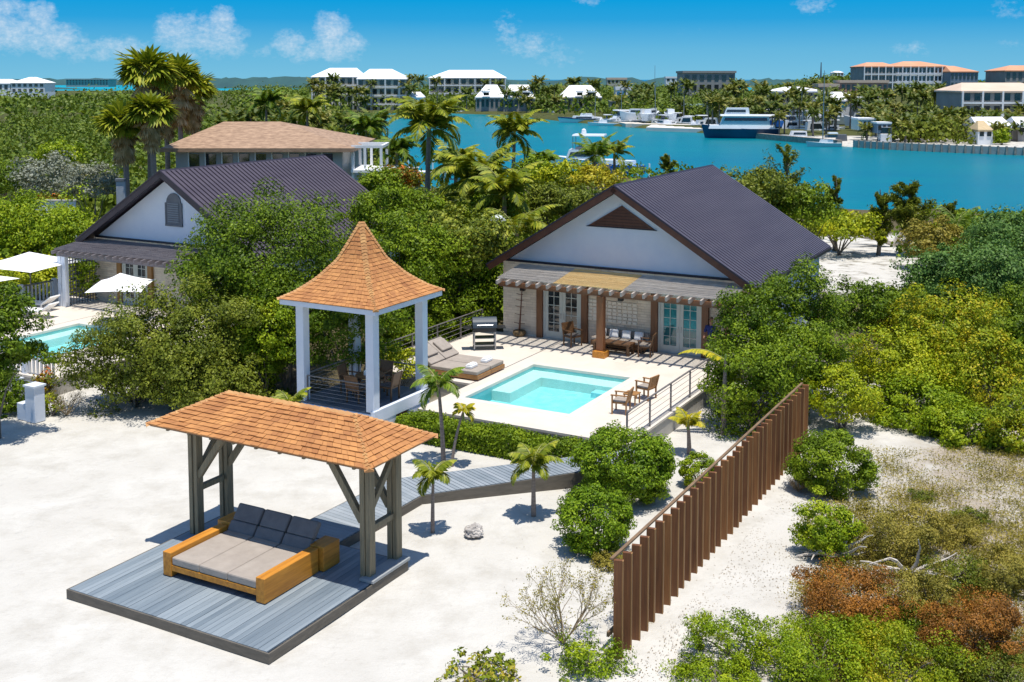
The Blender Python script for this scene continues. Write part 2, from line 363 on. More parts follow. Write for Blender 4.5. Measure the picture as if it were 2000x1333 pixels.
ys = np.concatenate([np.arange(-30, 8, 4.), np.arange(8, 70, .6), np.arange(70, 260, 1.6), np.arange(260, 520, 4.), np.arange(520, 1320, 20.)])
GX, GY = np.meshgrid(xs, ys); GZ = height(GX, GY)
nx, ny = len(xs), len(ys)
V = np.stack([GX, GY, GZ], -1).reshape(-1, 3)
idx = np.arange(nx*ny).reshape(ny, nx)
F = np.stack([idx[:-1, :-1], idx[:-1, 1:], idx[1:, 1:], idx[1:, :-1]], -1).reshape(-1, 4)
me = bpy.data.meshes.new('ground'); me.vertices.add(len(V)); me.vertices.foreach_set('co', V.astype(np.float32).ravel())
me.loops.add(len(F)*4); me.loops.foreach_set('vertex_index', F.astype(np.int32).ravel()); me.polygons.add(len(F)); me.polygons.foreach_set('loop_start', np.arange(0, len(F)*4, 4, dtype=np.int32))
me.update(calc_edges=True); me.polygons.foreach_set('use_smooth', [True]*len(F))
def groundmat():
    m = bpy.data.materials.new('sand_and_scrub_ground'); m.use_nodes = True; nt = m.node_tree; nt.nodes.clear(); q = NB(nt)
    ge = q.n('ShaderNodeNewGeometry'); P = ge.outputs['Position']; sp = q.n('ShaderNodeSeparateXYZ'); nt.links.new(P, sp.inputs[0])
    X, Y = sp.outputs[0], sp.outputs[1]
    n1 = q.noise(P, .9, 6, .65); n2 = q.noise(P, 6.0, 5, .7); n3 = q.noise(P, .22, 4, .6)
    sand = q.mix(q.m('MULTIPLY_ADD', q.m('SUBTRACT', n1, .5), 2.4, .5, clamp=True), (.46, .435, .39), (.62, .60, .56))
    sand = q.mix(q.m('MULTIPLY', q.m('SUBTRACT', n2, .60), 3.0, clamp=True), sand, (.40, .365, .31))
    sand = q.mix(q.m('MULTIPLY', q.m('SUBTRACT', q.noise(P, .45, 5, .7), .52), 2.6, clamp=True), sand, (.44, .41, .365))
    soil = q.mix(n2, (.045, .038, .018), (.16, .13, .075)); litter = q.mix(n2, (.17, .12, .08), (.52, .46, .38))
    def box(x0, x1, y0, y1, soft=1.5):
        a = q.m('MULTIPLY', q.m('SUBTRACT', X, x0), 1/soft, clamp=True); c = q.m('MULTIPLY', q.m('SUBTRACT', x1, X), 1/soft, clamp=True)
        d = q.m('MULTIPLY', q.m('SUBTRACT', Y, y0), 1/soft, clamp=True); e = q.m('MULTIPLY', q.m('SUBTRACT', y1, Y), 1/soft, clamp=True)
        return q.m('MULTIPLY', q.m('MULTIPLY', a, c), q.m('MULTIPLY', d, e))
    # e1/e2 of a point, for strips that follow the cottages
    e1 = q.m('SUBTRACT', q.m('MULTIPLY', X, CT), q.m('MULTIPLY', Y, ST)); e2 = q.m('ADD', q.m('MULTIPLY', X, ST), q.m('MULTIPLY', Y, CT))
    lit = q.m('MULTIPLY', q.m('SUBTRACT', e1, -6.6), .6, clamp=True)
    lit = q.m('MULTIPLY', lit, q.m('MULTIPLY_ADD', q.m('SUBTRACT', n3, .45), 5.0, .72, clamp=True))
    lit = q.m('MULTIPLY', lit, q.m('MULTIPLY_ADD', q.m('SUBTRACT', n1, .45), 6.0, .75, clamp=True))
    wild = q.m('MAXIMUM', q.m('MULTIPLY', q.m('SUBTRACT', q.m('ADD', e2, q.m('MULTIPLY', n3, 14.0)), 52.0), .3, clamp=True), q.m('MULTIPLY', q.m('MULTIPLY', q.m('SUBTRACT', -21.5, e1), .8, clamp=True), q.m('MULTIPLY', q.m('SUBTRACT', e2, 29.5), .5, clamp=True)))
    clear = q.m('MAXIMUM', box(16, 33, 60, 90, 3), box(40, 140, 205, 262, 8))
    clear = q.m('MAXIMUM', clear, box(-60, -26, 80, 104, 4))
    wild = q.m('MULTIPLY', wild, q.m('SUBTRACT', 1.0, q.m('MULTIPLY', clear, q.m('MULTIPLY_ADD', q.m('SUBTRACT', n1, .38), 5.0, .5, clamp=True))))
    c = q.mix(q.m('MULTIPLY', lit, .9), sand, litter); c = q.mix(wild, c, soil)
    far = q.m('MULTIPLY', q.m('SUBTRACT', Y, 150.0), .02, clamp=True); farc = q.mix(n3, (.04, .055, .015), (.11, .11, .04))
    far = q.m('MULTIPLY', far, q.m('SUBTRACT', 1.0, clear)); c = q.mix(far, c, farc)
    p = q.n('ShaderNodeBsdfPrincipled'); nt.links.new(c, p.inputs['Base Color']); p.inputs['Roughness'].default_value = .95; p.inputs['Specular IOR Level'].default_value = .1
    bn = q.n('ShaderNodeBump'); bn.inputs['Strength'].default_value = .7; bn.inputs['Distance'].default_value = .10
    vo = q.n('ShaderNodeTexVoronoi', feature='SMOOTH_F1'); vo.inputs['Scale'].default_value = 2.6; vo.inputs['Smoothness'].default_value = .3; nt.links.new(q.mapv(P, (1, .8, 1)), vo.inputs['Vector'])
    foot = q.m('MULTIPLY', q.m('MULTIPLY', vo.outputs['Distance'], 3.0, clamp=True), q.m('MULTIPLY', q.m('SUBTRACT', n3, .40), 5.0, clamp=True))
    nt.links.new(q.m('ADD', q.m('ADD', q.noise(P, 2.2, 6, .7), q.m('MULTIPLY', foot, .55)), q.m('MULTIPLY', n2, .4)), bn.inputs['Height']); nt.links.new(bn.outputs[0], p.inputs['Normal'])
    o = q.n('ShaderNodeOutputMaterial'); nt.links.new(p.outputs[0], o.inputs[0]); return m
me.materials.append(groundmat())
g = bpy.data.objects.new('ground', me); COL.objects.link(g); g['kind'] = 'structure'
def watermat():
    m = bpy.data.materials.new('lagoon_water'); m.use_nodes = True; nt = m.node_tree; nt.nodes.clear(); q = NB(nt)
    ge = q.n('ShaderNodeNewGeometry'); P = ge.outputs['Position']; sp = q.n('ShaderNodeSeparateXYZ'); nt.links.new(P, sp.inputs[0])
    n1 = q.noise(q.mapv(P, (.02, .05, 1)), 1.0, 4, .6)
    f = q.m('MULTIPLY', q.m('SUBTRACT', sp.outputs[1], 110.0), 1/260.0, clamp=True)
    c = q.mix(f, (.0, .128, .215), (.0, .148, .19)); c = q.mix(q.m('MULTIPLY_ADD', q.m('SUBTRACT', n1, .5), 2.0, .4, clamp=True), c, (.0, .175, .21))
    sea = q.m('MULTIPLY', q.m('SUBTRACT', sp.outputs[1], 900.0), 1/200.0, clamp=True); c = q.mix(sea, c, (.0, .30, .38))
    deep = q.m('MULTIPLY', q.m('SUBTRACT', sp.outputs[1], 2400.0), 1/1500.0, clamp=True); c = q.mix(deep, c, (.0, .13, .26))
    p = q.n('ShaderNodeBsdfPrincipled'); nt.links.new(c, p.inputs['Base Color']); p.inputs['Roughness'].default_value = .28; p.inputs['IOR'].default_value = 1.33; p.inputs['Specular IOR Level'].default_value = .08
    bn = q.n('ShaderNodeBump'); bn.inputs['Strength'].default_value = .9; bn.inputs['Distance'].default_value = .12
    nt.links.new(q.noise(q.mapv(P, (.5, 1.1, 1)), 1.0, 5, .65), bn.inputs['Height']); nt.links.new(bn.outputs[0], p.inputs['Normal'])
    o = q.n('ShaderNodeOutputMaterial'); nt.links.new(p.outputs[0], o.inputs[0]); return m
wt = MB().add([(-16000, -400, -2), (16000, -400, -2), (16000, 26000, -2), (-16000, 26000, -2)], [(0, 1, 2, 3)]).build('water', watermat()); wt['kind'] = 'structure'
isl = MB()
for (u0, u1, Y, hh) in ((-300, 135, 3600, 9), (-300, 300, 2600, 17), (370, 900, 2100, 19), (600, 900, 4200, 14), (380, 1360, 1700, 18.5), (-200, 90, 1500, 4), (1290, 1600, 1900, 17)):
    n = 40; top = [];
    for i in range(n+1):
        u = u0+(u1-u0)*i/n; p = at(u, 160, Y); top.append((p.x, p.z))
    pts = [(p[0], -2.0+(hh if 0 < i < n else 0)*(.55+.45*random.random())) for i, p in enumerate(top)]
    vs = []; 
    for x, z in pts: vs += [(x, Y-8, -2.2), (x, Y+20, z), (x, Y+160, -2.2)]
    isl.add(vs, [q for i in range(n) for q in ((i*3, i*3+3, i*3+4, i*3+1), (i*3+1, i*3+4, i*3+5, i*3+2))])
il = isl.build('hills', mat('hazy_island_scrub', (.015, .06, .07), (.03, .10, .10), .9, .02)); il['kind'] = 'structure'  # scrub tinted blue-green: distance haze is put into the colour
# ---------------------------------------------------------------- shingled slopes
def slope(mb, P, t_rows, w, lift=.03, seed=0):
    """P(s,t): point at s in [0,1] across, t in [0,1] up; shingles as thin wedges"""
    r = random.Random(seed)
    for i in range(len(t_rows)-1):
        t0, t1 = t_rows[i], min(1.0, t_rows[i+1]+.35*(t_rows[i+1]-t_rows[i]))
        L = (Vector(P(1, t0))-Vector(P(0, t0))).length
        n = max(1, int(L/w)); cuts = [0.0]; 
        while cuts[-1] < 1: cuts.append(cuts[-1]+(w/L)*r.uniform(.65, 1.4))
        cuts[-1] = 1.0
        nrm = (Vector(P(1, t0))-Vector(P(0, t0))).cross(Vector(P(.5, t1))-Vector(P(.5, t0)))
        if nrm.length < 1e-6: continue
        nrm.normalize()
        if nrm.z < 0: nrm = -nrm
        for a, c in zip(cuts[:-1], cuts[1:]):
            if c-a < .15*w/L: continue
            g0 = .004/L; lf = lift*r.uniform(.8, 1.5); td = (t_rows[i+1]-t_rows[i])*r.uniform(-.05, .05)
            q = [Vector(P(a+g0, t0+td if i else t0)), Vector(P(c-g0, t0+td if i else t0)), Vector(P(c-g0, t1)), Vector(P(a+g0, t1))]
            up = [q[0]+nrm*lf, q[1]+nrm*lf, q[2]+nrm*.006, q[3]+nrm*.006]
            mb.add(q+up, [(4, 5, 6, 7), (0, 1, 5, 4), (1, 2, 6, 5), (3, 0, 4, 7)])
def caps(mb, pts, step, w, seed=1):
    r = random.Random(seed); pts = [Vector(p) for p in pts]
    seg = [(pts[i+1]-pts[i]).length for i in range(len(pts)-1)]; T = sum(seg); s = 0
    def pos(d):
        d = max(0, min(T-1e-6, d))
        for i, L in enumerate(seg):
            if d <= L: return pts[i]+(pts[i+1]-pts[i])*d/L
            d -= L
        return pts[-1]
    while s < T:
        p, q = pos(s), pos(s+step*1.3); d = (q-p).normalized(); x = d.cross(Vector((0, 0, 1))).normalized(); n = x.cross(d)
        h = .05; ww = w*r.uniform(.9, 1.1)
        a = [p-x*ww-n*.03, p+n*h, p+x*ww-n*.03, q-x*ww*.9-n*.04, q+n*(h-.03), q+x*ww*.9-n*.04]
        mb.add(a+[p-x*ww-n*.055, p+x*ww-n*.055], [(0, 1, 4, 3), (1, 2, 5, 4), (0, 6, 7, 2, 1)])
        s += step
# ---------------------------------------------------------------- foreground pavilion
px, py = W(-18.05, 19.4)
deck = thing('timber_deck', 'low grey plank deck carrying the teak daybed', 'deck', (px, py, 0), ROT)
m = MB(); x = -2.98
while x < 2.95: m.box(x, min(x+.138, 2.95), -2.5, 2.48, .21, .25+random.uniform(-.003, .003)); x += .146
m.build('deck_board', M_deck, deck)
m = MB(); m.box(-3.0, 3.0, -2.54, -2.50, .02, .235).box(-3.0, 3.0, 2.49, 2.53, .02, .235).box(-3.04, -3.0, -2.54, 2.53, .02, .235).box(3.0, 3.04, -2.54, 2.53, .02, .235); m.build('fascia', M_fascia, deck)
m = MB(); m.box(2.66, 3.06, 1.05, 2.6, .255, .33); m.build('edge_beam', mat('pale_edge_beam', (.26, .28, .29), (.34, .35, .35), .7, 2), deck, bevel=.01)
pav = thing('timber_pavilion', 'open timber pavilion with hipped cedar shingle roof over the daybed', 'pavilion', (*W(-18.1, 21.25), .25), ROT)
for sx in (-2.68, 2.78):
    for sy in (-.55, .55):
        mp = MB(); mp.box(sx-.13, sx+.0, sy-.13, sy+.11, 0, 3.05).box(sx+.015, sx+.14, sy-.10, sy+.13, 0, 3.05); mp.build('post', M_post, pav, bevel=.012)
    MB().box(sx-.07, sx+.07, -.42, .42, 1.1, 1.24).build('crossbar', M_post, pav, bevel=.01)
    MB().beam((sx, -.48, 1.55), (sx, .46, 2.6), .12, .14).build('brace', M_post, pav)
for sy in (-.55, .55):
    MB().beam((2.65, sy, 1.35), (1.55, sy, 2.95), .13, .17).build('brace', M_post, pav)
    MB().beam((-2.55, sy, 1.55), (-1.5, sy, 2.95), .13, .15).build('brace', M_post, pav)
    MB().box(-3.0, 3.05, sy-.08, sy+.08, 2.86, 3.04).build('top_beam', M_post, pav)
m = MB()
for i in range(9): xx = -2.9+i*.73; m.box(xx-.035, xx+.035, -1.28, 1.28, 2.88, 2.99)
m.build('rafter', M_post, pav)
EX, EY, EZ, RX, RZ = 3.46, 1.38, 3.0, 2.0, 3.70
roofp = MB().add([(-EX, -EY, EZ), (EX, -EY, EZ), (EX, EY, EZ), (-EX, EY, EZ), (-RX, 0, RZ), (RX, 0, RZ), (-EX+.05, -EY+.05, EZ-.06), (EX-.05, -EY+.05, EZ-.06), (EX-.05, EY-.05, EZ-.06), (-EX+.05, EY-.05, EZ-.06)],
    [(0, 1, 5, 4), (1, 2, 5), (2, 3, 4, 5), (3, 0, 4), (0, 6, 7, 1), (1, 7, 8, 2), (2, 8, 9, 3), (3, 9, 6, 0), (6, 9, 8, 7)]).build('roof', M_under, pav)
m = MB(); rows = [i/11 for i in range(12)]
lerp = lambda a, b_, t_: Vector(a)*(1-t_)+Vector(b_)*t_
def bil(A, B, Cc, D): return lambda s, t_: lerp(lerp(A, D, t_), lerp(B, Cc, t_), s)
c4 = [(-EX-.03, -EY-.03, EZ), (EX+.03, -EY-.03, EZ), (EX+.03, EY+.03, EZ), (-EX-.03, EY+.03, EZ)]; r2_ = [(-RX, 0, RZ), (RX, 0, RZ)]
slope(m, bil(c4[0], c4[1], r2_[1], r2_[0]), rows, .19, .034, 1); slope(m, bil(c4[2], c4[3], r2_[0], r2_[1]), rows, .19, .034, 2)
slope(m, bil(c4[1], c4[2], r2_[1], r2_[1]), rows, .19, .034, 3); slope(m, bil(c4[3], c4[0], r2_[0], r2_[0]), rows, .19, .034, 4)
m.build('shingles', M_shingle, roofp)
m = MB()
for i, e in enumerate(c4): caps(m, [e, r2_[1] if i in (1, 2) else r2_[0]], .13, .12, i)
caps(m, [r2_[0], r2_[1]], .2, .12, 9); m.build('ridge_cap', M_cap, roofp)
# ---------------------------------------------------------------- daybed
db = thing('daybed', 'wide teak daybed with taupe seat and charcoal back cushions', 'daybed', (*W(-18.08, 19.4), .25), ROT)
for sx, nm in ((-1.44, 'armrest'), (1.44, 'armrest')):
    MB().box(sx-.13, sx+.13, -.95, .95, .02, .60).build(nm, M_teak, db, bevel=.015)
MB().box(-1.31, 1.31, -.93, -.86, .16, .30).box(-1.31, 1.31, .90, 1.5, .16, .30).build('rail', M_teak, db, bevel=.008)
MB().box(-1.30, 1.30, -.86, .90, .2, .27).build('base', M_teak, db)
for sx in (-1.47, 1.47):
    MB().box(sx-.22, sx+.22, 1.0, 1.62, .02, .66 if sx < 0 else .62).build('side_table', M_teak, db, bevel=.015)
m = MB()
for i in range(3):
    x0 = -1.30+i*.868; m.box(x0, x0+.864, -.93, .72, .31, .50)
m.build('seat_cushion', M_cush, db, bevel=.035)
m = MB()
for i in range(3):
    x0 = -1.30+i*.868; m.box(x0+.02, x0+.85, .725, 1.02, .31, .505)
m.build('seat_cushion', M_cush, db, bevel=.03)
Mb = Matrix.Translation((0, .88, .50)) @ Matrix.Rotation(R(-38), 4, 'X')
for i in range(3):
    x0 = -1.28+i*.868
    MB().box(x0, x0+.83, 0, .17, 0, .30, Mb).box(x0+.01, x0+.82, .02, .19, .305, .74, Mb).build('back_cushion', M_cushd, db, bevel=.04)
# ---------------------------------------------------------------- boardwalk
bw = thing('boardwalk', 'grey plank boardwalk bending from the deck towards the terrace', 'boardwalk', (*W(-17.9, 22), 0), ROT)
def bwl(e1, e2): return Vector((e1+17.9, e2-22, 0))
A0, A1 = bwl(-18.78, 21.95), bwl(-18.62, 26.35); B0, B1 = bwl(-17.2, 21.95), bwl(-17.14, 25.72)
C1, D1 = bwl(-13.0, 31.45), bwl(-11.95, 30.95)
m = MB(); n = 26
for i in range(n):
    a, c = i/n, (i+.94)/n; q = [lerp(A0, A1, a), lerp(B0, B1, a), lerp(B0, B1, c), lerp(A0, A1, c)]
    m.add([p+Vector((0, 0, z)) for z in (.215, .255) for p in q], [(4, 5, 6, 7), (0, 1, 5, 4), (1, 2, 6, 5), (2, 3, 7, 6), (3, 0, 4, 7)])
n = 50
for i in range(n):
    a, c = i/n, (i+.93)/n; z = .26+.32*a; q = [lerp(A1, C1, a), lerp(B1, D1, a), lerp(B1, D1, c), lerp(A1, C1, c)]
    m.add([p+Vector((0, 0, zz)) for zz in (z-.04, z) for p in q], [(4, 5, 6, 7), (0, 1, 5, 4), (1, 2, 6, 5), (2, 3, 7, 6), (3, 0, 4, 7)])
m.build('deck_board', mat('grey_walk_board', (.17, .205, .235), (.34, .37, .40), .65, 1.5, island=.6), bw)
m = MB()
for P0, P1, z0, z1 in ((B0, B1, .25, .25), (B1, D1, .25, .57), (A0, A1, .25, .25), (A1, C1, .25, .57)):
    sgn = .02 if P0 in (B0, B1) else -.02
    d = (P1-P0).normalized(); nn = Vector((d.y, -d.x, 0))*abs(sgn)*(1 if sgn > 0 else -1)
    a = P0+nn; c = P1+nn; a2 = P0+nn*2.5; c2 = P1+nn*2.5
    m.add([a+Vector((0, 0, -.05)), c+Vector((0, 0, -.05)), c2+Vector((0, 0, -.05)), a2+Vector((0, 0, -.05)), a+Vector((0, 0, z0-.01)), c+Vector((0, 0, z1-.01)), c2+Vector((0, 0, z1-.01)), a2+Vector((0, 0, z0-.01))], [(0, 3, 2, 1), (4, 5, 6, 7), (0, 1, 5, 4), (1, 2, 6, 5), (2, 3, 7, 6), (3, 0, 4, 7)])
m.build('fascia', M_fascia, bw)
# ---------------------------------------------------------------- terraces and pools
def pool_surface_mat():
    m = bpy.data.materials.new('pool_water'); m.use_nodes = True; nt = m.node_tree; nt.nodes.clear(); q = NB(nt)
    tr = q.n('ShaderNodeBsdfTransparent'); tr.inputs[0].default_value = (.72, .96, .98, 1)
    gl = q.n('ShaderNodeBsdfGlossy'); gl.inputs['Roughness'].default_value = .05; gl.inputs[0].default_value = (.9, .95, 1, 1)
    fr = q.n('ShaderNodeFresnel'); fr.inputs[0].default_value = 1.33
    tcn = q.n('ShaderNodeTexCoord'); bn = q.n('ShaderNodeBump'); bn.inputs['Strength'].default_value = .25; bn.inputs['Distance'].default_value = .05
    nt.links.new(q.noise(tcn.outputs['Object'], 3.5, 3, .5), bn.inputs['Height'])
    nt.links.new(bn.outputs[0], gl.inputs['Normal']); nt.links.new(bn.outputs[0], fr.inputs['Normal'])
    mx = q.n('ShaderNodeMixShader'); nt.links.new(q.m('MULTIPLY', fr.outputs[0], .8), mx.inputs[0]); nt.links.new(tr.outputs[0], mx.inputs[1]); nt.links.new(gl.outputs[0], mx.inputs[2])
    o = q.n('ShaderNodeOutputMaterial'); nt.links.new(mx.outputs[0], o.inputs[0]); return m
M_pw = pool_surface_mat()
M_tile = mat('aqua_pool_plaster', (.28, .60, .64), (.44, .75, .77), .6, 2.6, detail=6, contrast=1.3)
M_shelf = mat('pale_pool_shelf', (.68, .71, .64), (.76, .78, .72), .6, 2)
M_poolwall = mat('pool_wall_tile', (.14, .40, .42), (.20, .50, .52), .5, 2)
def terrace(name, lab, o1, o2, x0, x1, y0, y1, poolr, plab):
    t = thing(name, lab, 'terrace', (*W(o1, o2), 0), ROT)
    a, b_, c, d = poolr[0]-o1, poolr[1]-o1, poolr[2]-o2, poolr[3]-o2; X0, X1, Y0, Y1 = x0-o1, x1-o1, y0-o2, y1-o2
    m = MB()
    for (p, q, r_, s_) in ((X0, a-.3, Y0, Y1), (b_+.3, X1, Y0, Y1), (a-.3, b_+.3, Y0, c-.3), (a-.3, b_+.3, d+.3, Y1)): m.box(p, q, r_, s_, .62, .70)
    m.build('paving', M_pave, t)
    m = MB(); m.box(X0+.04, X1-.04, Y0+.04, Y0+.24, -.1, .618).box(X0+.04, X0+.24, Y0+.24, Y1-.04, -.1, .618).box(X1-.24, X1-.04, Y0+.24, Y1-.04, -.1, .618); m.build('retaining_wall', M_conc, t)
    p = thing('swimming_pool', plab, 'pool', (*W(o1, o2), 0), ROT)
    m = MB(); e = .298
    for (u0, u1, v0, v1) in ((a-e, a, c-e, d+e), (b_, b_+e, c-e, d+e), (a, b_, c-e, c), (a, b_, d, d+e)): m.box(u0, u1, v0, v1, .60, .706)
    m.build('coping', M_coping, p, bevel=.008)
    m = MB(); m.box(a-.1, a, c-.1, d+.1, -.5, .598).box(b_, b_+.1, c-.1, d+.1, -.5, .598).box(a, b_, c-.1, c, -.5, .598).box(a, b_, d, d+.1, -.5, .598); m.build('side_wall', M_poolwall, p)
    MB().box(a, b_, c, d, 0, .10).build('floor', M_tile, p)
    MB().poly([(a+.002, c+1.95), (a+.78, c+1.95), (a+.78, d-.85), (b_-.002, d-.85), (b_-.002, d-.002), (a+.002, d-.002)], 0.1, .47).build('shelf', M_shelf, p)
    m = MB(); m.box(b_-1.05, b_-.002, d-1.3, d-.85, .1, .30).box(b_-.7, b_-.002, d-1.75, d-1.3, .1, .2); m.build('step', M_tile, p)
    MB().add([(a, c, .57), (b_, c, .57), (b_, d, .57), (a, d, .57)], [(0, 1, 2, 3)]).build('water_surface', M_pw, p)
    return t
terrace('pool_terrace', 'cream paved terrace around the pool of the near cottage', -17, 37, -21.05, -13.2, 31.4, 43.0, (-20.35, -16.2, 33.35, 38.65), 'turquoise pool with pale L shaped shelf between lounge bed and fence rail')
ext = thing('terrace_wing', 'narrow paved strip carrying the double lounge bed and grill', 'terrace', (*W(-23, 38), 0), ROT)
MB().box(-2.3, 1.9, -3.0, 5.0, .62, .699).build('paving', M_pave, ext); MB().box(-2.26, 1.9, -2.96, 4.9, -.1, .618).build('retaining_wall', M_conc, ext)
terrace('pool_terrace', 'cream paved terrace beside the far left cottage under white parasols', -39, 33.4, -43.05, -35.2, 27.8, 39.4, (-42.35, -38.2, 29.75, 35.05), 'small turquoise pool partly hidden behind the olive green bush')
ext2 = thing('terrace_wing', 'paved strip under the white sun loungers at the far left', 'terrace', (*W(-45, 34.4), 0), ROT)
MB().box(-3.4, 1.9, -3.0, 5.0, .62, .699).build('paving', M_pave, ext2); MB().box(-3.36, 1.9, -2.96, 4.9, -.1, .618).build('retaining_wall', M_conc, ext2)
# ---------------------------------------------------------------- railings
def railing(lab, P, h=.97, nw=5, post_every=1.9, name='wire_railing', wire=.009, z0=.7, pm=None):
    pm = pm or M_steel; P = [Vector(p) for p in P]; r = thing(name, lab, 'railing', P[0])
    mp = MB(); mw = MB()
    for a, c in zip(P[:-1], P[1:]):
        a = a-P[0]; c = c-P[0]; L = (c-a).length; n = max(1, round(L/post_every))
        for i in range(n+1):
            p = lerp(a, c, i/n); mpp = MB().cbox(p+Vector((0, 0, h/2)), (.05, .05, h), ROT); mpp.build('post', pm, r)
        mp.beam(a+Vector((0, 0, h+.015)), c+Vector((0, 0, h+.015)), .06, .03)
        for k in range(nw):
            z = .1+(h-.2)*k/(nw-1); mw.tube([a+Vector((0, 0, z)), c+Vector((0, 0, z))], wire, 4)
    mp.build('handrail', pm, r); mw.build('wire', M_wire, r); return r
Wz = lambda a, c, z: Vector((*W(a, c), z))
railing('steel wire railing along the right edge of the pool terrace', [Wz(-13.3, 31.5, .7), Wz(-13.3, 42.9, .7)])
railing('grey wire railing behind the double lounge bed', [Wz(-25.15, 35.3, .7), Wz(-25.15, 42.8, .7)])
# ---------------------------------------------------------------- belvedere gazebo
gz = thing('gazebo', 'white post gazebo with flared pointed cedar shingle roof', 'gazebo', (*W(-22.85, 30.75), 0), ROT)
FZ = 1.1
for i, (sx, sy) in enumerate(((-1, -1), (1, -1), (1, 1), (-1, 1))):
    MB().box(sx*1.45-.16, sx*1.45+.16, sy*1.45-.16, sy*1.45+.16, FZ, 4.5).build('post', M_white, gz, bevel=.01)
m = MB(); x = -1.6
while x < 1.55: m.box(x, x+.135, -1.58, 1.58, FZ-.05, FZ); x += .142
m.build('floor_boards', mat('slate_deck', (.07, .085, .11), (.14, .16, .19), .6, 2, island=.6), gz)
m = MB(); m.box(1.5, 1.66, -1.66, 1.66, FZ-.35, FZ+.06).box(-1.66, 1.5, -1.66, -1.52, FZ-.35, FZ-.06).box(-1.66, -1.52, -1.52, 1.66, FZ-.35, FZ-.06).box(-1.52, 1.5, 1.52, 1.66, FZ-.35, FZ-.06); m.build('rim_beam', M_white, gz, bevel=.01)
m = MB(); m.box(1.5, 1.645, -1.64, -.4, -.1, FZ-.355).box(1.5, 1.645, .35, 1.64, -.1, FZ-.355).box(-1.64, 1.5, -1.64, -1.5, -.1, FZ-.355).box(-1.64, -1.5, -1.5, 1.64, -.1, FZ-.355); m.build('base_wall', M_white, gz)
MB().box(1.53, 1.57, -.395, .345, .05, FZ-.36).build('base_door', M_fasciab, gz)
m = MB(); e = 1.98; m.box(-e, e, -e, -e+.06, 4.44, 4.62).box(-e, e, e-.06, e, 4.44, 4.62).box(-e, -e+.06, -e+.06, e-.06, 4.44, 4.62).box(e-.06, e, -e+.06, e-.06, 4.44, 4.62).box(-e+.06, e-.06, -e+.06, e-.06, 4.52, 4.6); m.build('eave_board', M_white, gz)
prof = [(1.0, 0), (.80, .085), (.634, .19), (.51, .28), (.42, .37), (.29, .494), (.18, .685), (.03, .955), (.012, 1.0)]
def hwz(t_):
    z = t_
    for (a, za), (c, zb) in zip(prof[:-1], prof[1:]):
        if z <= zb: k = (z-za)/(zb-za); return (a+(c-a)*k)*2.02
    return prof[-1][0]*2.02
GH = 2.52
rp = MB(); vs = []; 
for (hw, z) in [(hwz(k/16), 4.62+GH*k/16) for k in range(17)]: vs += [(-hw, -hw, z), (hw, -hw, z), (hw, hw, z), (-hw, hw, z)]
rp.add(vs, [(i*4+j, i*4+(j+1) % 4, i*4+4+(j+1) % 4, i*4+4+j) for i in range(16) for j in range(4)]+[(64, 65, 66, 67)])
rg = rp.build('roof', M_under, gz)
m = MB(); 
ts = [0]; dz = 0
arc = [(hwz(k/200), GH*k/200) for k in range(201)]; acc_ = 0; last = arc[0]
for k, p in enumerate(arc[1:], 1):
    acc_ += math.hypot(p[0]-last[0], p[1]-last[1]); last = p
    if acc_ > .145: ts.append(k/200); acc_ = 0
ts.append(1.0)
for j, (A, B) in enumerate((((-1, -1), (1, -1)), ((1, -1), (1, 1)), ((1, 1), (-1, 1)), ((-1, 1), (-1, -1)))):
    def PP(s, t_, A=A, B=B):
        hw = hwz(min(t_, 1))+.015; return ((A[0]+(B[0]-A[0])*s)*hw, (A[1]+(B[1]-A[1])*s)*hw, 4.63+GH*min(t_, 1))
    slope(m, PP, ts, .16, .026, 20+j)
m.build('shingles', M_shingle, rg)
m = MB()
for j, (a, c) in enumerate(((-1, -1), (1, -1), (1, 1), (-1, 1))): caps(m, [(a*(hwz(k/24)+.02), c*(hwz(k/24)+.02), 4.63+GH*k/24) for k in range(25)], .12, .10, 40+j)
m.build('hip_cap', M_cap, rg)
wv = lambda x, y, z: Vector((*W(-22.85+x, 30.75+y), z))
railing('thin wire railing between the two front posts of the gazebo', [wv(-1.28, -1.45, FZ), wv(1.28, -1.45, FZ)], .85, 6, 2.6, wire=.006)
railing('thin wire railing on the left side of the gazebo', [wv(-1.45, -1.28, FZ), wv(-1.45, 1.28, FZ)], .85, 6, 2.6, wire=.006)
railing('thin wire railing at the back of the gazebo', [wv(-1.28, 1.45, FZ), wv(1.28, 1.45, FZ)], .85, 6, 2.6, wire=.006)
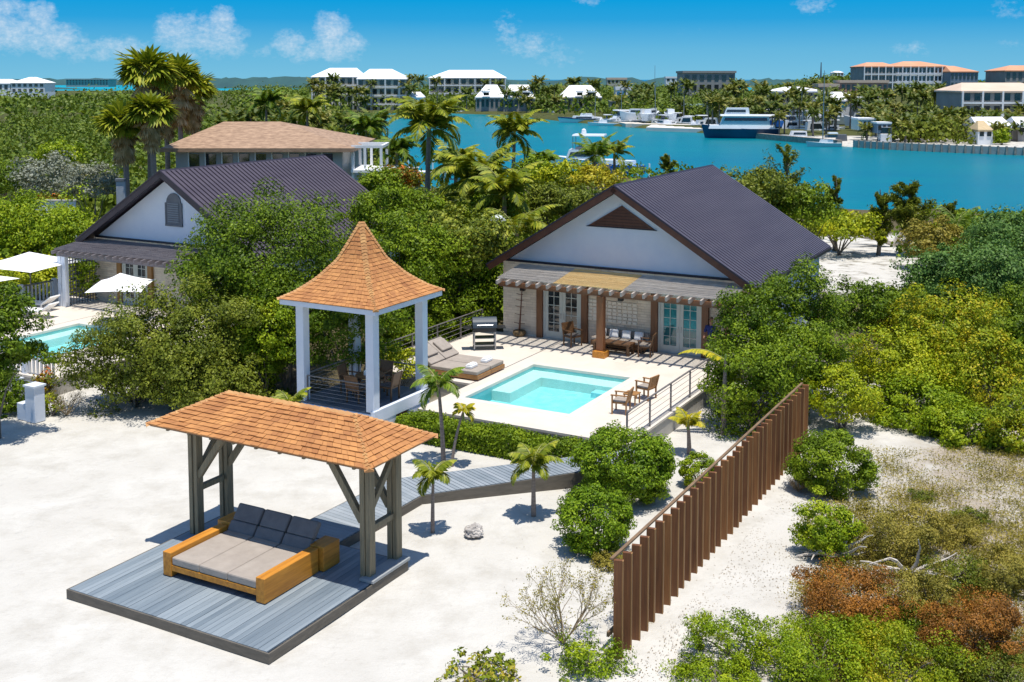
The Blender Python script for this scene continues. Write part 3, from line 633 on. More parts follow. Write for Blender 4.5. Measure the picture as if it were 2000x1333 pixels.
# ---------------------------------------------------------------- chairs and tables
def chair(name, label, loc, rz, wood, cush, group=None, w_=.56, seat=.42, arm=True, back=.88, backw=None, wick=False):
    t = thing(name, label, 'chair', loc, rz, group); h = w_/2
    MB().box(-h+.03, h-.03, -.26, .24, seat-.05, seat).build('seat', wood, t)
    if cush: MB().box(-h+.05, h-.05, -.24, .2, seat+.002, seat+.06).build('cushion', cush, t, bevel=.015)
    Mb_ = Matrix.Translation((0, .24, seat)) @ Matrix.Rotation(R(-14), 4, 'X'); bh = back-seat
    m_ = MB(); m_.box(-h, -h+.05, -.02, .03, 0, bh, Mb_).box(h-.05, h, -.02, .03, 0, bh, Mb_).box(-h+.05, h-.05, -.015, .02, bh-.09, bh, Mb_)
    if wick: m_.box(-h+.05, h-.05, -.01, .015, .05, bh-.09, Mb_)
    else:
        for k in range(5): xx = -h+.1+k*(w_-.2)/4; m_.box(xx-.022, xx+.022, -.01, .015, .08, bh-.09, Mb_)
    m_.box(-h+.05, h-.05, -.015, .02, .04, .08, Mb_)
    m_.build('backrest', wood, t)
    for sx in (-h+.025, h-.025):
        for sy in (-.25, .24): MB().box(sx-.024, sx+.024, sy-.024, sy+.024, 0, seat+(.22 if arm and sy < 0 else 0)).build('leg', wood, t)
        if arm: MB().box(sx-.035, sx+.035, -.30, .28, seat+.22, seat+.25).build('armrest', wood, t)
    return t
M_teak2 = mat('teak_chair', (.25, .115, .035), (.40, .20, .065), .5, 6)
M_teakdk = mat('dark_teak', (.10, .045, .018), (.20, .10, .04), .5, 6)
chair('armchair', 'teak armchair with grey cushion nearest the railing corner by the pool', (*W(-14.72, 34.35), .7), ROT-R(82), M_teak2, M_cush, 'teak armchairs facing the pool')
chair('armchair', 'teak armchair further back along the pool edge with its back to the railing', (*W(-14.62, 36.35), .7), ROT-R(100), M_teak2, M_cush, 'teak armchairs facing the pool')
t = thing('side_table', 'small teak side table between the two poolside armchairs', 'table', (*W(-14.75, 35.35), .7), ROT)
MB().box(-.24, .24, -.24, .24, .40, .44).build('table_top', M_teak2, t)
for a in (-.2, .2):
    for c in (-.2, .2): MB().box(a-.02, a+.02, c-.02, c+.02, 0, .4).build('leg', M_teak2, t)
GC = (-22.6, 30.8)
t = thing('round_table', 'dark round table in the middle of the gazebo', 'table', (*W(*GC), FZ), ROT)
MB().lathe([(.5, .70), (.52, .71), (.52, .74), (.5, .75)], 20).build('table_top', M_teakdk, t, smooth=False); MB().lathe([(.25, 0), (.25, .04), (.05, .08), (.05, .70)], 12).build('leg', M_teakdk, t)
for k, (a, lb) in enumerate(((0, 'gazebo chair on the side towards the right white post'), (95, 'gazebo chair with high brown back at the rear of the round table'), (185, 'gazebo chair beside the left front white post'), (272, 'gazebo chair behind the front wire railing with its back to the sand'))):
    dx, dy = math.cos(R(a))*.80, math.sin(R(a))*.80
    chair('dining_chair', lb, (*W(GC[0]+dx, GC[1]+dy), FZ), ROT+R(a-90), M_teakdk, M_seam, 'chairs round the gazebo table', .52, .45, True, .98, wick=True)
c = thing('white_lantern', 'tiny white candle lantern on the gazebo table', 'lantern', (*W(GC[0]-.05, GC[1]-.2), FZ+.752), 0)
MB().lathe([(.05, 0), (.06, .02), (.06, .14), (.02, .18)], 10).build('glass_shade', M_white2, c)
# pergola furniture
chair('dining_chair', 'brown wicker backed armchair left of the pergola table beside the glass door', (*W(-20.35, 42.2), .7), ROT+R(65), M_teakdk, M_seam, 'pergola chairs', .62, .44, True, .98, wick=True)
chair('dining_chair', 'teak armchair at the right end of the pergola table', (*W(-16.95, 42.05), .7), ROT-R(80), M_teakdk, M_cush, 'pergola chairs', .58, .44, True, .95)
t = thing('coffee_table', 'long low dark teak table behind the free standing pergola post', 'table', (*W(-18.3, 41.85), .7), ROT)
MB().box(-.85, .85, -.3, .3, .42, .50).build('table_top', M_teakdk, t, bevel=.01)
for a in (-.75, .75):
    for cc in (-.24, .24): MB().box(a-.05, a+.05, cc-.05, cc+.05, 0, .42).build('leg', M_teakdk, t)
MB().box(-.75, .75, -.05, .05, .12, .18).build('stretcher', M_teakdk, t)
t = thing('bench_sofa', 'outdoor sofa with white cushions against the stone wall', 'sofa', (*W(-18.35, 42.6), .7), ROT)
MB().box(-1.2, 1.2, -.32, .3, .12, .34).build('base', M_teakdk, t); MB().box(-1.2, 1.2, .22, .34, .34, .74).build('backrest', M_cush, t, bevel=.03)
for k in range(3): MB().box(-1.18+k*.79, -1.18+k*.79+.77, -.32, .2, .345, .47).build('cushion', M_cush, t, bevel=.03)
for k in range(4):
    p = thing('throw_pillow', ['white pillow at the left end of the outdoor sofa', 'white pillow second from the left on the outdoor sofa', 'white pillow second from the right on the outdoor sofa', 'white pillow at the right end of the outdoor sofa'][k], 'pillow', (*W(-19.2+k*.56, 42.58), 1.17), ROT, 'pillows on the outdoor sofa')
    MB().box(-.2, .2, .0, .12, 0, .36, Matrix.Rotation(R(-12), 4, 'X')).build('cover', M_towel, p, bevel=.05)
# double lounge bed by the pool
lb = thing('lounge_bed', 'double teak lounge bed with raised taupe backrests beside the pool', 'lounger', (*W(-22.6, 36.4), .7), ROT)
for q in range(2): MB().box(-1.5, 1.62, -1.06+q*1.05, -1.06+q*1.05+1.03, .06, .21).build('base', M_teak2, lb)
for q in range(2):
    y0 = -1.04+q*1.05
    MB().box(-.55, 1.58, y0, y0+1.0, .215, .36).build('mattress', M_cush, lb, bevel=.03)
    MB().box(-1.05, .0, y0, y0+1.0, 0, .14, Matrix.Translation((-.52, 0, .30)) @ Matrix.Rotation(R(33), 4, 'Y')).build('backrest', M_cush, lb, bevel=.03)
    MB().box(-.88, -.32, y0+.12, y0+.88, .145, .24, Matrix.Translation((-.52, 0, .30)) @ Matrix.Rotation(R(33), 4, 'Y')).build('pillow', M_cush, lb, bevel=.04)
for k, (a, cc, lab) in enumerate(((-21.55, 35.85, 'rolled white towel on the near half of the double lounge bed'), (-21.5, 36.9, 'rolled white towel on the far half of the double lounge bed'))):
    p = thing('towel', lab, 'towel', (*W(a, cc), 1.065), ROT, 'towels on the lounge bed'); MB().box(-.13, .13, -.26, .26, 0, .11).box(-.10, .10, -.24, .24, .112, .16).build('towel_roll', M_towel, p, bevel=.03)
# grill
gr = thing('barbecue_grill', 'black lidded gas barbecue on a trolley near the stone wall', 'barbecue', (*W(-23.35, 39.9), .7), ROT+R(35)); gr.scale = (1.1, 1.1, 1.12)
bx = MB(); n = 10
for i in range(n+1):
    a = math.pi*i/n; bx.v += [(-.46, -.32*math.cos(a), .862+.36*math.sin(a)), (.46, -.32*math.cos(a), .862+.36*math.sin(a))]
bx.f += [(2*i, 2*i+1, 2*i+3, 2*i+2) for i in range(n)]+[tuple(range(0, 2*n+2, 2)), tuple(range(1, 2*n+2, 2))[::-1]]
bx.build('lid', M_lid, gr)
MB().box(-.43, .43, -.29, .29, .70, .86).build('firebox', M_black, gr); MB().box(-.80, -.45, -.25, .25, .82, .85).box(.45, .80, -.25, .25, .82, .85).build('side_shelf', M_black, gr)
for a in (-.4, .4):
    for cc in (-.25, .25): MB().box(a-.025, a+.025, cc-.025, cc+.025, .06, .70).build('leg', M_chrome, gr)
MB().box(-.42, .42, -.27, .27, .18, .21).box(-.42, .42, -.27, .27, .44, .46).build('shelf', M_chrome, gr); MB().tube([(-.3, -.38, .98), (.3, -.38, .98)], .015).build('handle', M_chrome, gr)
for a in (-.4, .4): MB().tube([(a-.02, .25, .06), (a+.02, .25, .06)], .06, 10).build('wheel', M_black, gr)
# ---------------------------------------------------------------- cottages
def glazed_pair(parent, x0, x1, z1, gm1, gm2):
    """double doors with ten-light panes set in a frame"""
    MB().box(x0, x0+.09, -.06, .05, .72, z1).box(x1-.09, x1, -.06, .05, .72, z1).box(x0+.09, x1-.09, -.06, .05, z1-.1, z1).box(x0, x1, -.10, .05, .70, .718).build('door_frame', M_frame, parent)
    w_ = (x1-x0-.18)/2
    for k in range(2):
        a = x0+.09+k*w_; c = a+w_
        d = MB(); d.box(a+.004, a+.15, -.045, -.005, .725, z1-.105).box(c-.15, c-.004, -.045, -.005, .725, z1-.105).box(a+.15, c-.15, -.045, -.005, .725, 1.03).box(a+.15, c-.15, -.045, -.005, z1-.22, z1-.105)
        d = d.build('door', M_frame, parent)
        MB().box(a+.15, c-.15, -.02, -.01, 1.03, z1-.22).build('pane', (gm1, gm2)[k], d)
        m_ = MB(); mx_ = (a+c)/2; m_.box(mx_-.014, mx_+.014, -.036, -.022, 1.03, z1-.22); H_ = z1-.22-1.03
        for r_ in range(1, 5): m_.box(a+.15, c-.15, -.034, -.0215, 1.03+H_*r_/5-.013, 1.03+H_*r_/5+.013)
        m_.build('glazing_bar', M_frame, d)
        hx = (c-.07) if k == 0 else (a+.07); MB().box(hx-.015, hx+.015, -.07, -.046, 1.6, 1.85).build('handle', M_chrome, d)
def cottage(o1, o2, label, near):
    t = thing('cottage', label, 'cottage', (*W(-18.5+o1, 43+o2), 0), ROT)
    AZ, EZ_, HX, Y0, Y1 = 7.62, 3.86, 6.03, -.8, 11.6
    k = (AZ-EZ_)/HX; wx = 5.68; zt = lambda x: AZ-.22-k*abs(x)
    # walls
    m = MB(); yf = .0
    holes = [(-3.64, -1.78), (1.72, 3.62)] if near else [(-3.64, -1.78), (1.72, 3.62)]
    cuts = [-wx]+[q for h_ in holes for q in h_]+[wx]
    for a, c in zip(cuts[::2], cuts[1::2]): m.box(a, c, 0, .25, 0, 3.96)
    for a, c in holes: m.box(a, c, 0, .25, 3.18, 3.96).box(a, c, 0, .25, 0, .699)
    m.build('stone_wall', M_stone, t)
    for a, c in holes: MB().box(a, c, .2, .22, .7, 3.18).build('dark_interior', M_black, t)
    ya, yb = .02, .23
    MB().prism_y([(-wx, 3.965), (wx, 3.965), (wx, zt(wx)), (0, zt(0)), (-wx, zt(wx))], ya, yb).build('gable_wall', M_stucco, t)
    MB().box(-wx, -wx+.22, .252, 10.9, 0, zt(wx)-.1).box(wx-.22, wx, .252, 10.9, 0, zt(wx)-.1).box(-wx+.22, wx-.22, 10.7, 10.9, 0, zt(wx)-.1).build('side_wall', M_stucco, t)
    MB().prism_y([(-wx+.22, zt(wx)-.099), (wx-.22, zt(wx)-.099), (0, zt(0))], 10.7, 10.9).build('gable_wall', M_stucco, t)
    # roof
    th = .10
    rf = MB()
    for s in (-1, 1):
        P = [(0, Y0, AZ), (s*HX, Y0, EZ_), (s*HX, Y1, EZ_), (0, Y1, AZ)]; Q = [(x, y, z-th) for x, y, z in P]
        f = [(0, 1, 2, 3), (7, 6, 5, 4), (0, 4, 5, 1), (1, 5, 6, 2), (2, 6, 7, 3)]
        rf.add(P+Q, f if s > 0 else [tuple(reversed(q)) for q in f])
    r = rf.build('roof', M_roofgroove, t)
    m = MB(); nr = 40; nv = Vector((k, 0, 1)).normalized()
    for i in range(nr+1):
        y = Y0+.06+(Y1-Y0-.12)*i/nr
        for s in (-1, 1):
            n_ = Vector((s*nv.x, 0, nv.z)); a = Vector((s*.08, y, AZ-.08*k))+n_*.022; c = Vector((s*(HX-.01), y, EZ_+.006))+n_*.028
            m.beam(a, c, .20, .06, n_)
    m.build('standing_seam', M_metalroof, r)
    MB().prism_y([(-.16, AZ-.05), (0, AZ+.06), (.16, AZ-.05)], Y0-.02, Y1+.02).build('ridge_cap', M_trim, r)
    fm = M_fasciab if near else mat('dark_bargeboard', (.035, .022, .028), (.06, .04, .045), .6, 3)
    for yy in (Y0-.05, Y1):
        bd = MB()
        for s in (-1, 1):
            n_ = Vector((s*nv.x, 0, nv.z)); a = Vector((0, yy+.025, AZ))-n_*.14; c = Vector((s*(HX+.02), yy+.025, EZ_))-n_*.14
            bd.beam(a, c, .05, .26, n_)
        bd.build('bargeboard', fm, t)
    ed = MB()
    for s in (-1, 1): ed.beam((0, Y0-.03, AZ+.01), (s*(HX+.03), Y0-.03, EZ_+.01), .10, .07, (s*nv.x, 0, nv.z))
    for s in (-1, 1): ed.beam((s*(HX+.04), Y0, EZ_-.05), (s*(HX+.04), Y1, EZ_-.05), .07, .14)
    ed.build('roof_trim', M_trim, t)
    MB().box(-5.5, 5.6, -.10, .015, 3.965, 4.05).build('ledger', M_trim, t)
    # doors and posts
    g1 = M_glass; g2 = M_glassteal if near else M_glass
    glazed_pair(t, -3.64, -1.78, 3.17, g1, g1); glazed_pair(t, 1.72, 3.62, 3.17, g2, g2)
    pm_ = M_postbrown if near else mat('honey_post', (.24, .12, .035), (.34, .18, .06), .5, 3)
    for x in (-3.79, -1.63, 1.57, 3.77): MB().box(x-.145, x+.145, -.16, -.002, .7, 3.42).build('post', pm_, t, bevel=.01)
    # pergola
    pg = thing('pergola', 'reed covered pergola with new straw patch along the near cottage front' if near else 'dark grey reed covered pergola along the far left cottage front', 'pergola', (*W(-18.5+o1, 43+o2), 0), ROT)
    x0, x1 = -4.75, 5.5; yo = -2.42; zi, zo = 3.93, 3.60
    if not near: x0 = -6.0
    sl_ = (zi-zo)/(-yo); zz = lambda y: zi+sl_*y
    i = 0; x = x0+.1
    while x < x1:
        MB().beam((x, -.16, zz(-.16)-.16), (x, yo+.0, zz(yo)-.16), .075, .17).build('rafter', M_rafter if near else M_perggrey, pg); x += .475
    MB().box(x0, x1, -2.07, -1.90, 3.22, 3.425).build('front_beam', M_postbrown if near else M_perggrey, pg)
    m = MB(); m3 = MB(); m2 = MB(); y = -.12; rr = random.Random(5)
    while y > yo+.22:
        xx = x0
        while xx < x1:
            L = rr.uniform(1.2, 2.6); xe = min(xx+L, x1+rr.uniform(-.02, .05))
            patch = near and -2.1-.35*(y/2.4) < (xx+xe)/2+0 < 1.05
            if near and -2.3 < xx < 1.05:
                xe = min(xe, 1.05)
            elif near and xx < -2.3: xe = min(xe, -2.08)
            tgt = m2 if (near and xx > -2.25 and xe <= 1.06 and y > -2.25) else (m if xx < -.6 else m3)
            z = zz(y)-.05+rr.uniform(-.006, .012)
            tgt.box(xx, xe-.01, y-.024, y, z-.008, z+.028); xx = xe
        y -= .066
    m.build('reed_cover', M_pergola if near else M_perggrey, pg); m3.build('reed_cover', M_pergola if near else M_perggrey, pg)
    if near: m2.build('new_reed_patch', M_pergnew, pg)
    if near:
        MB().box(-.15, .15, -2.13, -1.85, .7, 3.22).build('post', mat('honey_brown_post', (.15, .055, .022), (.25, .10, .035), .5, 3, stretch=(8, 8, .6)), pg, bevel=.01)
        MB().box(-.27, .27, -2.25, -1.73, .7, .98).build('post_base', M_teak, pg, bevel=.02)
        MB().box(5.2, 5.4, -2.1, -1.9, .7, 3.22).build('post', M_postbrown, pg, bevel=.01)
    else:
        for x in (-5.8, -5.5): MB().box(x-.12, x+.12, -2.1, -1.86, .7, 3.22).build('post', M_white, pg, bevel=.01)
    return t
cottage(0, 0, 'near white gabled cottage with dark ribbed metal roof and triangular vent', True)
cottage(-22.05, -3.6, 'far left white gabled cottage with dark ribbed roof and arched grey vent', False)
c1 = bpy.data.objects['cottage']; c2 = bpy.data.objects['cottage.001']
MB().prism_y([(-1.5, 5.80), (1.5, 5.80), (.02, 6.72)], -.02, .018).build('gable_vent', M_fasciab, c1)
m = MB(); m.prism_y([(-1.62, 5.755), (1.62, 5.755), (1.5, 5.80), (-1.5, 5.80)], -.04, .018); m.build('vent_trim', M_trim, c1)
m = MB()
for k in range(6):
    z = 5.86+k*.13; wv_ = 1.40*(6.66-z)/.90; m.box(-wv_+.04, wv_-.04, -.035, -.021, z, z+.035)
m.build('vent_slat', mat('dark_mahogany', (.05, .015, .008), (.09, .03, .013), .6, 3), [q for q in c1.children if q.name.startswith('gable_vent')][0])
M_slate = mat('slate_vent', (.10, .11, .13), (.16, .17, .19), .6, 2)
vp = [(-.48, 4.95), (.48, 4.95), (.48, 6.0)]+[(.48*math.cos(a*math.pi/8), 6.0+.48*math.sin(a*math.pi/8)) for a in range(1, 8)]+[(-.48, 6.0)]
v2 = MB().prism_y(vp, -.03, .018).build('gable_vent', M_slate, c2)
m = MB()
for k in range(9): m.box(-.36, .36, -.06, -.031, 5.05+k*.11, 5.10+k*.11)
m.build('louvre', mat('vent_slat', (.22, .24, .27), None, .6), v2)
m = MB(); m.box(-.56, -.48, -.05, .015, 4.9, 6.0).box(.48, .56, -.05, .015, 4.9, 6.0).box(-.56, .56, -.06, .015, 4.85, 4.948); m.build('vent_frame', M_slate, c2)
for xx in (-4.64, .05):
    l = MB().box(xx-.10, xx+.10, -.20, -.003, 2.7, 3.08).build('wall_lamp', M_black, c1)
# stone relief panel of pale blocks on the wall between the doors
rr = random.Random(3)
for i in range(60):
    x = -1.4+.23*(i % 10)+rr.uniform(-.02, .02); z = 1.78+.155*(i//10); MB().box(x-.09*rr.uniform(.7, 1.2), x+.09, -.012-rr.random()*.04, -.002, z-.06, z+.05).build('pale_block', mat('pale_coral_block', (.72, .66, .56), (.85, .80, .72), .9, 3, island=.7), c1)
# potted bare branch
t = thing('potted_branch', 'bare brown branch with short rungs in a round pot against the stone wall', 'pot plant', (*W(-23.2, 42.7), .7), ROT)
MB().lathe([(.22, 0), (.30, .12), (.27, .24), (.22, .26)], 14).build('pot', mat('brown_pot', (.12, .08, .035), (.2, .13, .06), .7), t)
m = MB().tube([(0, 0, .2), (.05, 0, .9), (.12, .02, 2.05)], [.05, .035, .02], 6)
for k, z in enumerate((.55, .95, 1.3, 1.6, 1.85)): m.tube([(-.26+.03*k, 0, z+.03), (.05, 0, z), (.26-.02*k, .02, z+.02)], .014, 5)
m.build('branch', M_fasciab, t)
# person at the right end of the pergola
pe = thing('person', 'person in navy blue shirt standing at the right end of the near pergola', 'person', (*W(-14.35, 42.55), .7), ROT)
def skinned(name, verts, edges, radii, m_, parent, sub=1):
    me_ = bpy.data.meshes.new(name); me_.from_pydata(verts, edges, []); o = bpy.data.objects.new(name, me_); COL.objects.link(o); o.parent = parent
    me_.materials.append(m_); md = o.modifiers.new('skin', 'SKIN')
    for i, r_ in enumerate(radii): me_.skin_vertices[0].data[i].radius = r_ if isinstance(r_, tuple) else (r_, r_)
    me_.skin_vertices[0].data[0].use_root = True
    sb = o.modifiers.new('sub', 'SUBSURF'); sb.levels = sub; sb.render_levels = sub; return o
vb_ = [(0, 0, .95), (0, 0, 1.15), (0, 0, 1.36), (0, 0, 1.48), (0, -.01, 1.60), (0, -.02, 1.70), (0, -.01, 1.77), (-.09, 0, .90), (-.10, -.01, .50), (-.10, .01, .09), (-.10, -.14, .04), (.09, 0, .90), (.11, -.02, .50), (.12, .01, .09), (.12, -.13, .04),
       (-.19, 0, 1.40), (-.26, -.03, 1.14), (-.24, -.18, .98), (.19, 0, 1.40), (.26, -.04, 1.14), (.22, -.20, 1.0), (-.23, -.25, .95), (.21, -.27, .98)]
eb_ = [(0, 1), (1, 2), (2, 3), (3, 4), (4, 5), (5, 6), (0, 7), (7, 8), (8, 9), (9, 10), (0, 11), (11, 12), (12, 13), (13, 14), (2, 15), (15, 16), (16, 17), (2, 18), (18, 19), (19, 20), (17, 21), (20, 22)]
rb_ = [(.14, .10), (.13, .09), (.15, .10), .055, .075, .095, .07, .085, .06, .045, .035, .085, .06, .045, .035, .05, .042, .033, .05, .042, .033, .03, .03]
skinned('body', vb_, eb_, rb_, M_skin, pe)
skinned('shirt', [(0, 0, .92), (0, 0, 1.15), (0, 0, 1.36), (0, 0, 1.44), (-.19, 0, 1.40), (-.26, -.03, 1.14), (.19, 0, 1.40), (.26, -.04, 1.14)], [(0, 1), (1, 2), (2, 3), (2, 4), (4, 5), (2, 6), (6, 7)], [(.165, .125), (.155, .115), (.17, .12), .085, .075, .06, .075, .06], M_navy, pe)
skinned('trousers', [(0, 0, .96), (-.09, 0, .88), (-.10, -.01, .50), (-.10, .01, .12), (.09, 0, .88), (.11, -.02, .50), (.12, .01, .12)], [(0, 1), (1, 2), (2, 3), (0, 4), (4, 5), (5, 6)], [(.16, .12), .105, .08, .07, .105, .08, .07], M_trous, pe)
skinned('hair', [(0, .015, 1.70), (0, .0, 1.79)], [(0, 1)], [.10, .085], M_hair, pe)
m = MB()
for sx in (-.033, .033): m.lathe([(.004, -.012), (.014, 0), (.004, .012)], 6, (sx, -.112, 1.70))
m.lathe([(.01, -.02), (.018, -.01), (.008, .03)], 6, (0, -.118, 1.665)); m.box(-.03, .03, -.108, -.10, 1.62, 1.63)
m.build('face', M_hair, pe)
# ---------------------------------------------------------------- fence of upright boards
fc = thing('board_fence', 'long fence of upright dark brown boards running away between sand paths', 'fence', (*W(-8.85, 20.6), 0), ROT)
M_fence = [mat('fence_board_%s' % n_, a, c, .65, 2.2, stretch=(10, 10, .5), bump=.15) for n_, a, c in (('dark', (.10, .036, .012), (.20, .075, .022)), ('mid', (.15, .058, .017), (.29, .12, .034)), ('lit_edge', (.21, .10, .032), (.36, .19, .065)))]
rr = random.Random(11); L_ = 15.1; n = 34
for i in range(n):
    y = i*L_/(n-1)+rr.uniform(-.03, .03); h = 2.16+rr.uniform(-.02, .02)
    a = R(14+rr.uniform(-6, 6)); Mx = Matrix.Translation((rr.uniform(-.02, .02), y, -.05)) @ Matrix.Rotation(a, 4, 'Z')
    MB().box(-.10, .075, -.045, .045, 0, h, Mx).build('board', M_fence[rr.choice((0, 0, 1, 1))], fc); MB().box(.0752, .10, -.055, .045, 0, h-.004, Mx).build('lit_edge_strip', M_fence[2], fc)  # added pale strip: the sunlit side of each board, put into its colour
MB().box(-.16, -.11, -.1, L_+.1, .45, .55).box(-.10, -.03, -.1, L_+.1, 2.12, 2.16).build('rail', mat('fence_rail', (.14, .085, .045), (.24, .15, .08), .8), fc).location = (-.06, 0, 0)
# ---------------------------------------------------------------- parasols, far-left terrace furniture
def parasol(lab, e1, e2, size, ztop, rot, tilt=0):
    p = thing('parasol', lab, 'parasol', (*W(e1, e2), .7), ROT+R(rot)); s = size/2; h = ztop-.7
    MB().tube([(0, 0, .05), (0, 0, h-.05)], .03, 8).build('pole', M_steel, p); MB().cbox((0, 0, .03), (.5, .5, .06)).build('base', M_black, p)
    m_ = MB(); N = 8; drop = .62; top = (0, 0, h)
    Mx = Matrix.Translation((0, 0, h)) @ Matrix.Rotation(R(tilt), 4, 'X') @ Matrix.Translation((0, 0, -h))
    pts = []
    for i in range(4):
        c_ = [(-s, -s), (s, -s), (s, s), (-s, s)]; a, b2 = c_[i], c_[(i+1) % 4]
        for k in range(4):
            f = k/4; x = a[0]+(b2[0]-a[0])*f; y = a[1]+(b2[1]-a[1])*f; sag = .07*math.sin(math.pi*f)
            pts.append((x*(1-sag*.4), y*(1-sag*.4), h-drop-.0+sag*.6))
    rings = []
    for t_ in (0, .33, .66, 1): rings.append([(x*t_, y*t_, h+(z-h)*t_+.05*math.sin(math.pi*t_)*(-1)) for x, y, z in pts])
    vs = [Mx @ Vector(q) for r_ in rings[1:] for q in r_]+[Mx @ Vector(top)]; n_ = 16
    fs = [(k*n_+i, k*n_+(i+1) % n_, (k+1)*n_+(i+1) % n_, (k+1)*n_+i) for k in range(2) for i in range(n_)]+[(i, 48, (i+1) % n_) for i in range(n_)]
    m_.add(vs, fs); m_.build('canopy', M_fabwhite, p)
    m2_ = MB()
    for c_ in ((-s, -s), (s, -s), (s, s), (-s, s)): m2_.beam(Mx @ Vector((0, 0, h-.06)), Mx @ Vector((c_[0]*.98, c_[1]*.98, h-drop-.03)), .025, .025)
    m2_.build('rib', M_steel, p); return p
parasol('large white square parasol above the sun loungers at the left edge', -48.0, 36.9, 3.9, 3.38, 8)
parasol('white parasol canopy cut off by the left edge of the photo', -47.6, 33.0, 3.4, 3.15, 4)
parasol('tilted white parasol between the far cottage and the olive bush', -40.45, 35.9, 2.5, 3.1, 32, 3)
def sunbed(lab, e1, e2, rz):
    t = thing('sun_lounger', lab, 'lounger', (*W(e1, e2), .7), ROT+R(rz), 'white sun loungers')
    MB().box(-.35, .35, -1.0, .4, .30, .36).build('bed', M_white2, t); MB().box(-.35, .35, 0, .7, 0, .06, Matrix.Translation((0, .4, .30)) @ Matrix.Rotation(R(35), 4, 'X')).build('backrest', M_white2, t)
    for a in (-.3, .3):
        for c in (-.9, .35): MB().box(a-.03, a+.03, c-.03, c+.03, 0, .3).build('leg', M_white2, t)
sunbed('white sun lounger nearer the small pool under the parasols', -45.2, 35.1, -80)
sunbed('white sun lounger beside the picket railing under the large parasol', -46.6, 36.3, -80)
M_picket = mat('white_picket', (.62, .62, .62), (.72, .72, .71), .6)
def picket(lab, P, h=.95, z0=.7, solid=()):
    P = [Vector(p) for p in P]; r = thing('picket_railing', lab, 'railing', P[0]); m_ = MB(); mt = MB()
    for a, c in zip(P[:-1], P[1:]):
        a = a-P[0]; c = c-P[0]; L = (c-a).length; n_ = int(L/.22)
        for i in range(n_+1):
            if i % 9 == 0: MB().cbox(lerp(a, c, i/n_)+Vector((0, 0, h/2+.05)), (.2, .2, h+.1), ROT).build('post', M_white, r)
            else: m_.cbox(lerp(a, c, i/n_)+Vector((0, 0, h/2)), (.07, .07, h-.1), ROT)
        mt.beam(a+Vector((0, 0, h)), c+Vector((0, 0, h)), .1, .06)
    m_.build('picket', M_picket, r); mt.build('handrail', M_slate, r)
picket('white picket railing behind the loungers at the far left', [Wz(-48.3, 32.5, .7), Wz(-48.3, 39.0, .7)])
picket('white picket railing in front of the small far pool', [Wz(-42.9, 28.0, .7), Wz(-35.3, 28.0, .7)])
picket('low white picket railing half hidden by the tree at the left edge', [Wz(-37.5, 26.6, .0), Wz(-34.2, 26.6, .0)])
t = thing('gate_pillar', 'white stepped masonry pillar beside the left edge tree', 'pillar', (*W(-33.3, 25.6), 0), ROT)
MB().box(-.25, .25, -.22, .22, 0, 1.25).build('shaft', M_white, t, bevel=.02); MB().box(-.75, -.26, -.18, .18, 0, .6).build('stub_wall', M_white, t, bevel=.02); MB().box(-.29, .29, -.26, .26, 1.255, 1.32).build('cap', M_white, t)
t = thing('trellis', 'grey lattice trellis overgrown with green vine beside the far cottage', 'trellis', (*W(-46.1, 37.4), .7), ROT)
m = MB()
for k in range(13): m.box(-.02, .02, k*.17, k*.17+.03, 0, 2.7)
for k in range(15): m.box(-.03, .03, 0, 2.07, .1+k*.18, .13+k*.18)
m.build('lattice', M_slate, t)
# ---------------------------------------------------------------- rock and driftwood
def rock(name, lab, p, s, seed, m_, cat='rock'):
    r_ = np.random.default_rng(seed); mb = MB(); rr_ = random.Random(seed)
    import bmesh
    bm = bmesh.new(); bmesh.ops.create_icosphere(bm, subdivisions=4, radius=1)
    from mathutils import noise as mn
    for v in bm.verts:
        d = 1+.28*mn.noise(v.co*1.6+Vector((seed, 0, 0)))+.20*mn.noise(v.co*4.5+Vector((0, seed, 0)))+.10*mn.noise(v.co*10)
        v.co = Vector((v.co.x*s[0]*d, v.co.y*s[1]*d, max(-.15*s[2], v.co.z*s[2]*d)))
    me_ = bpy.data.meshes.new(name); bm.to_mesh(me_); bm.free(); me_.materials.append(m_); o = bpy.data.objects.new(name, me_); COL.objects.link(o); o.location = p
    return tag(o, lab, cat)
g0 = G(925, 1050)
rock('coral_rock', 'pale pitted coral boulder on the sand between two small palms', (g0.x, g0.y, .12), (.27, .21, .24), 3, M_coral)
def driftwood(lab, u, v, s, seed):
    r_ = random.Random(seed); p = G(u, v); m_ = MB()
    for k in range(9):
        a = r_.uniform(0, 6.28); pts = [Vector((0, 0, .1))]; d = Vector((math.cos(a), math.sin(a)*.6, r_.uniform(.1, .9)))
        for j in range(5): d += Vector((r_.uniform(-.4, .4), r_.uniform(-.4, .4), r_.uniform(-.35, .25))); pts.append(pts[-1]+d.normalized()*s*.25)
        for q in pts: q.z = max(q.z, .03)
        m_.tube(pts, [.06*s, .055*s, .045*s, .035*s, .022*s, .012*s], 5)
    o = m_.build('driftwood', M_drift); o.location = p; tag(o, lab, 'driftwood')
driftwood('bleached branching driftwood between the gold shrub and rust orange shrub', 1775, 1128, 1.0, 4)
driftwood('curved pale dead branch beside the small yellow green bush', 1640, 1095, .9, 9)
driftwood('grey dead branches above the shrubs at the bottom right', 1690, 1215, .8, 12)
driftwood('pale bare branches lying on cleared sand behind the near cottage', 1745, 480, 3.0, 15)
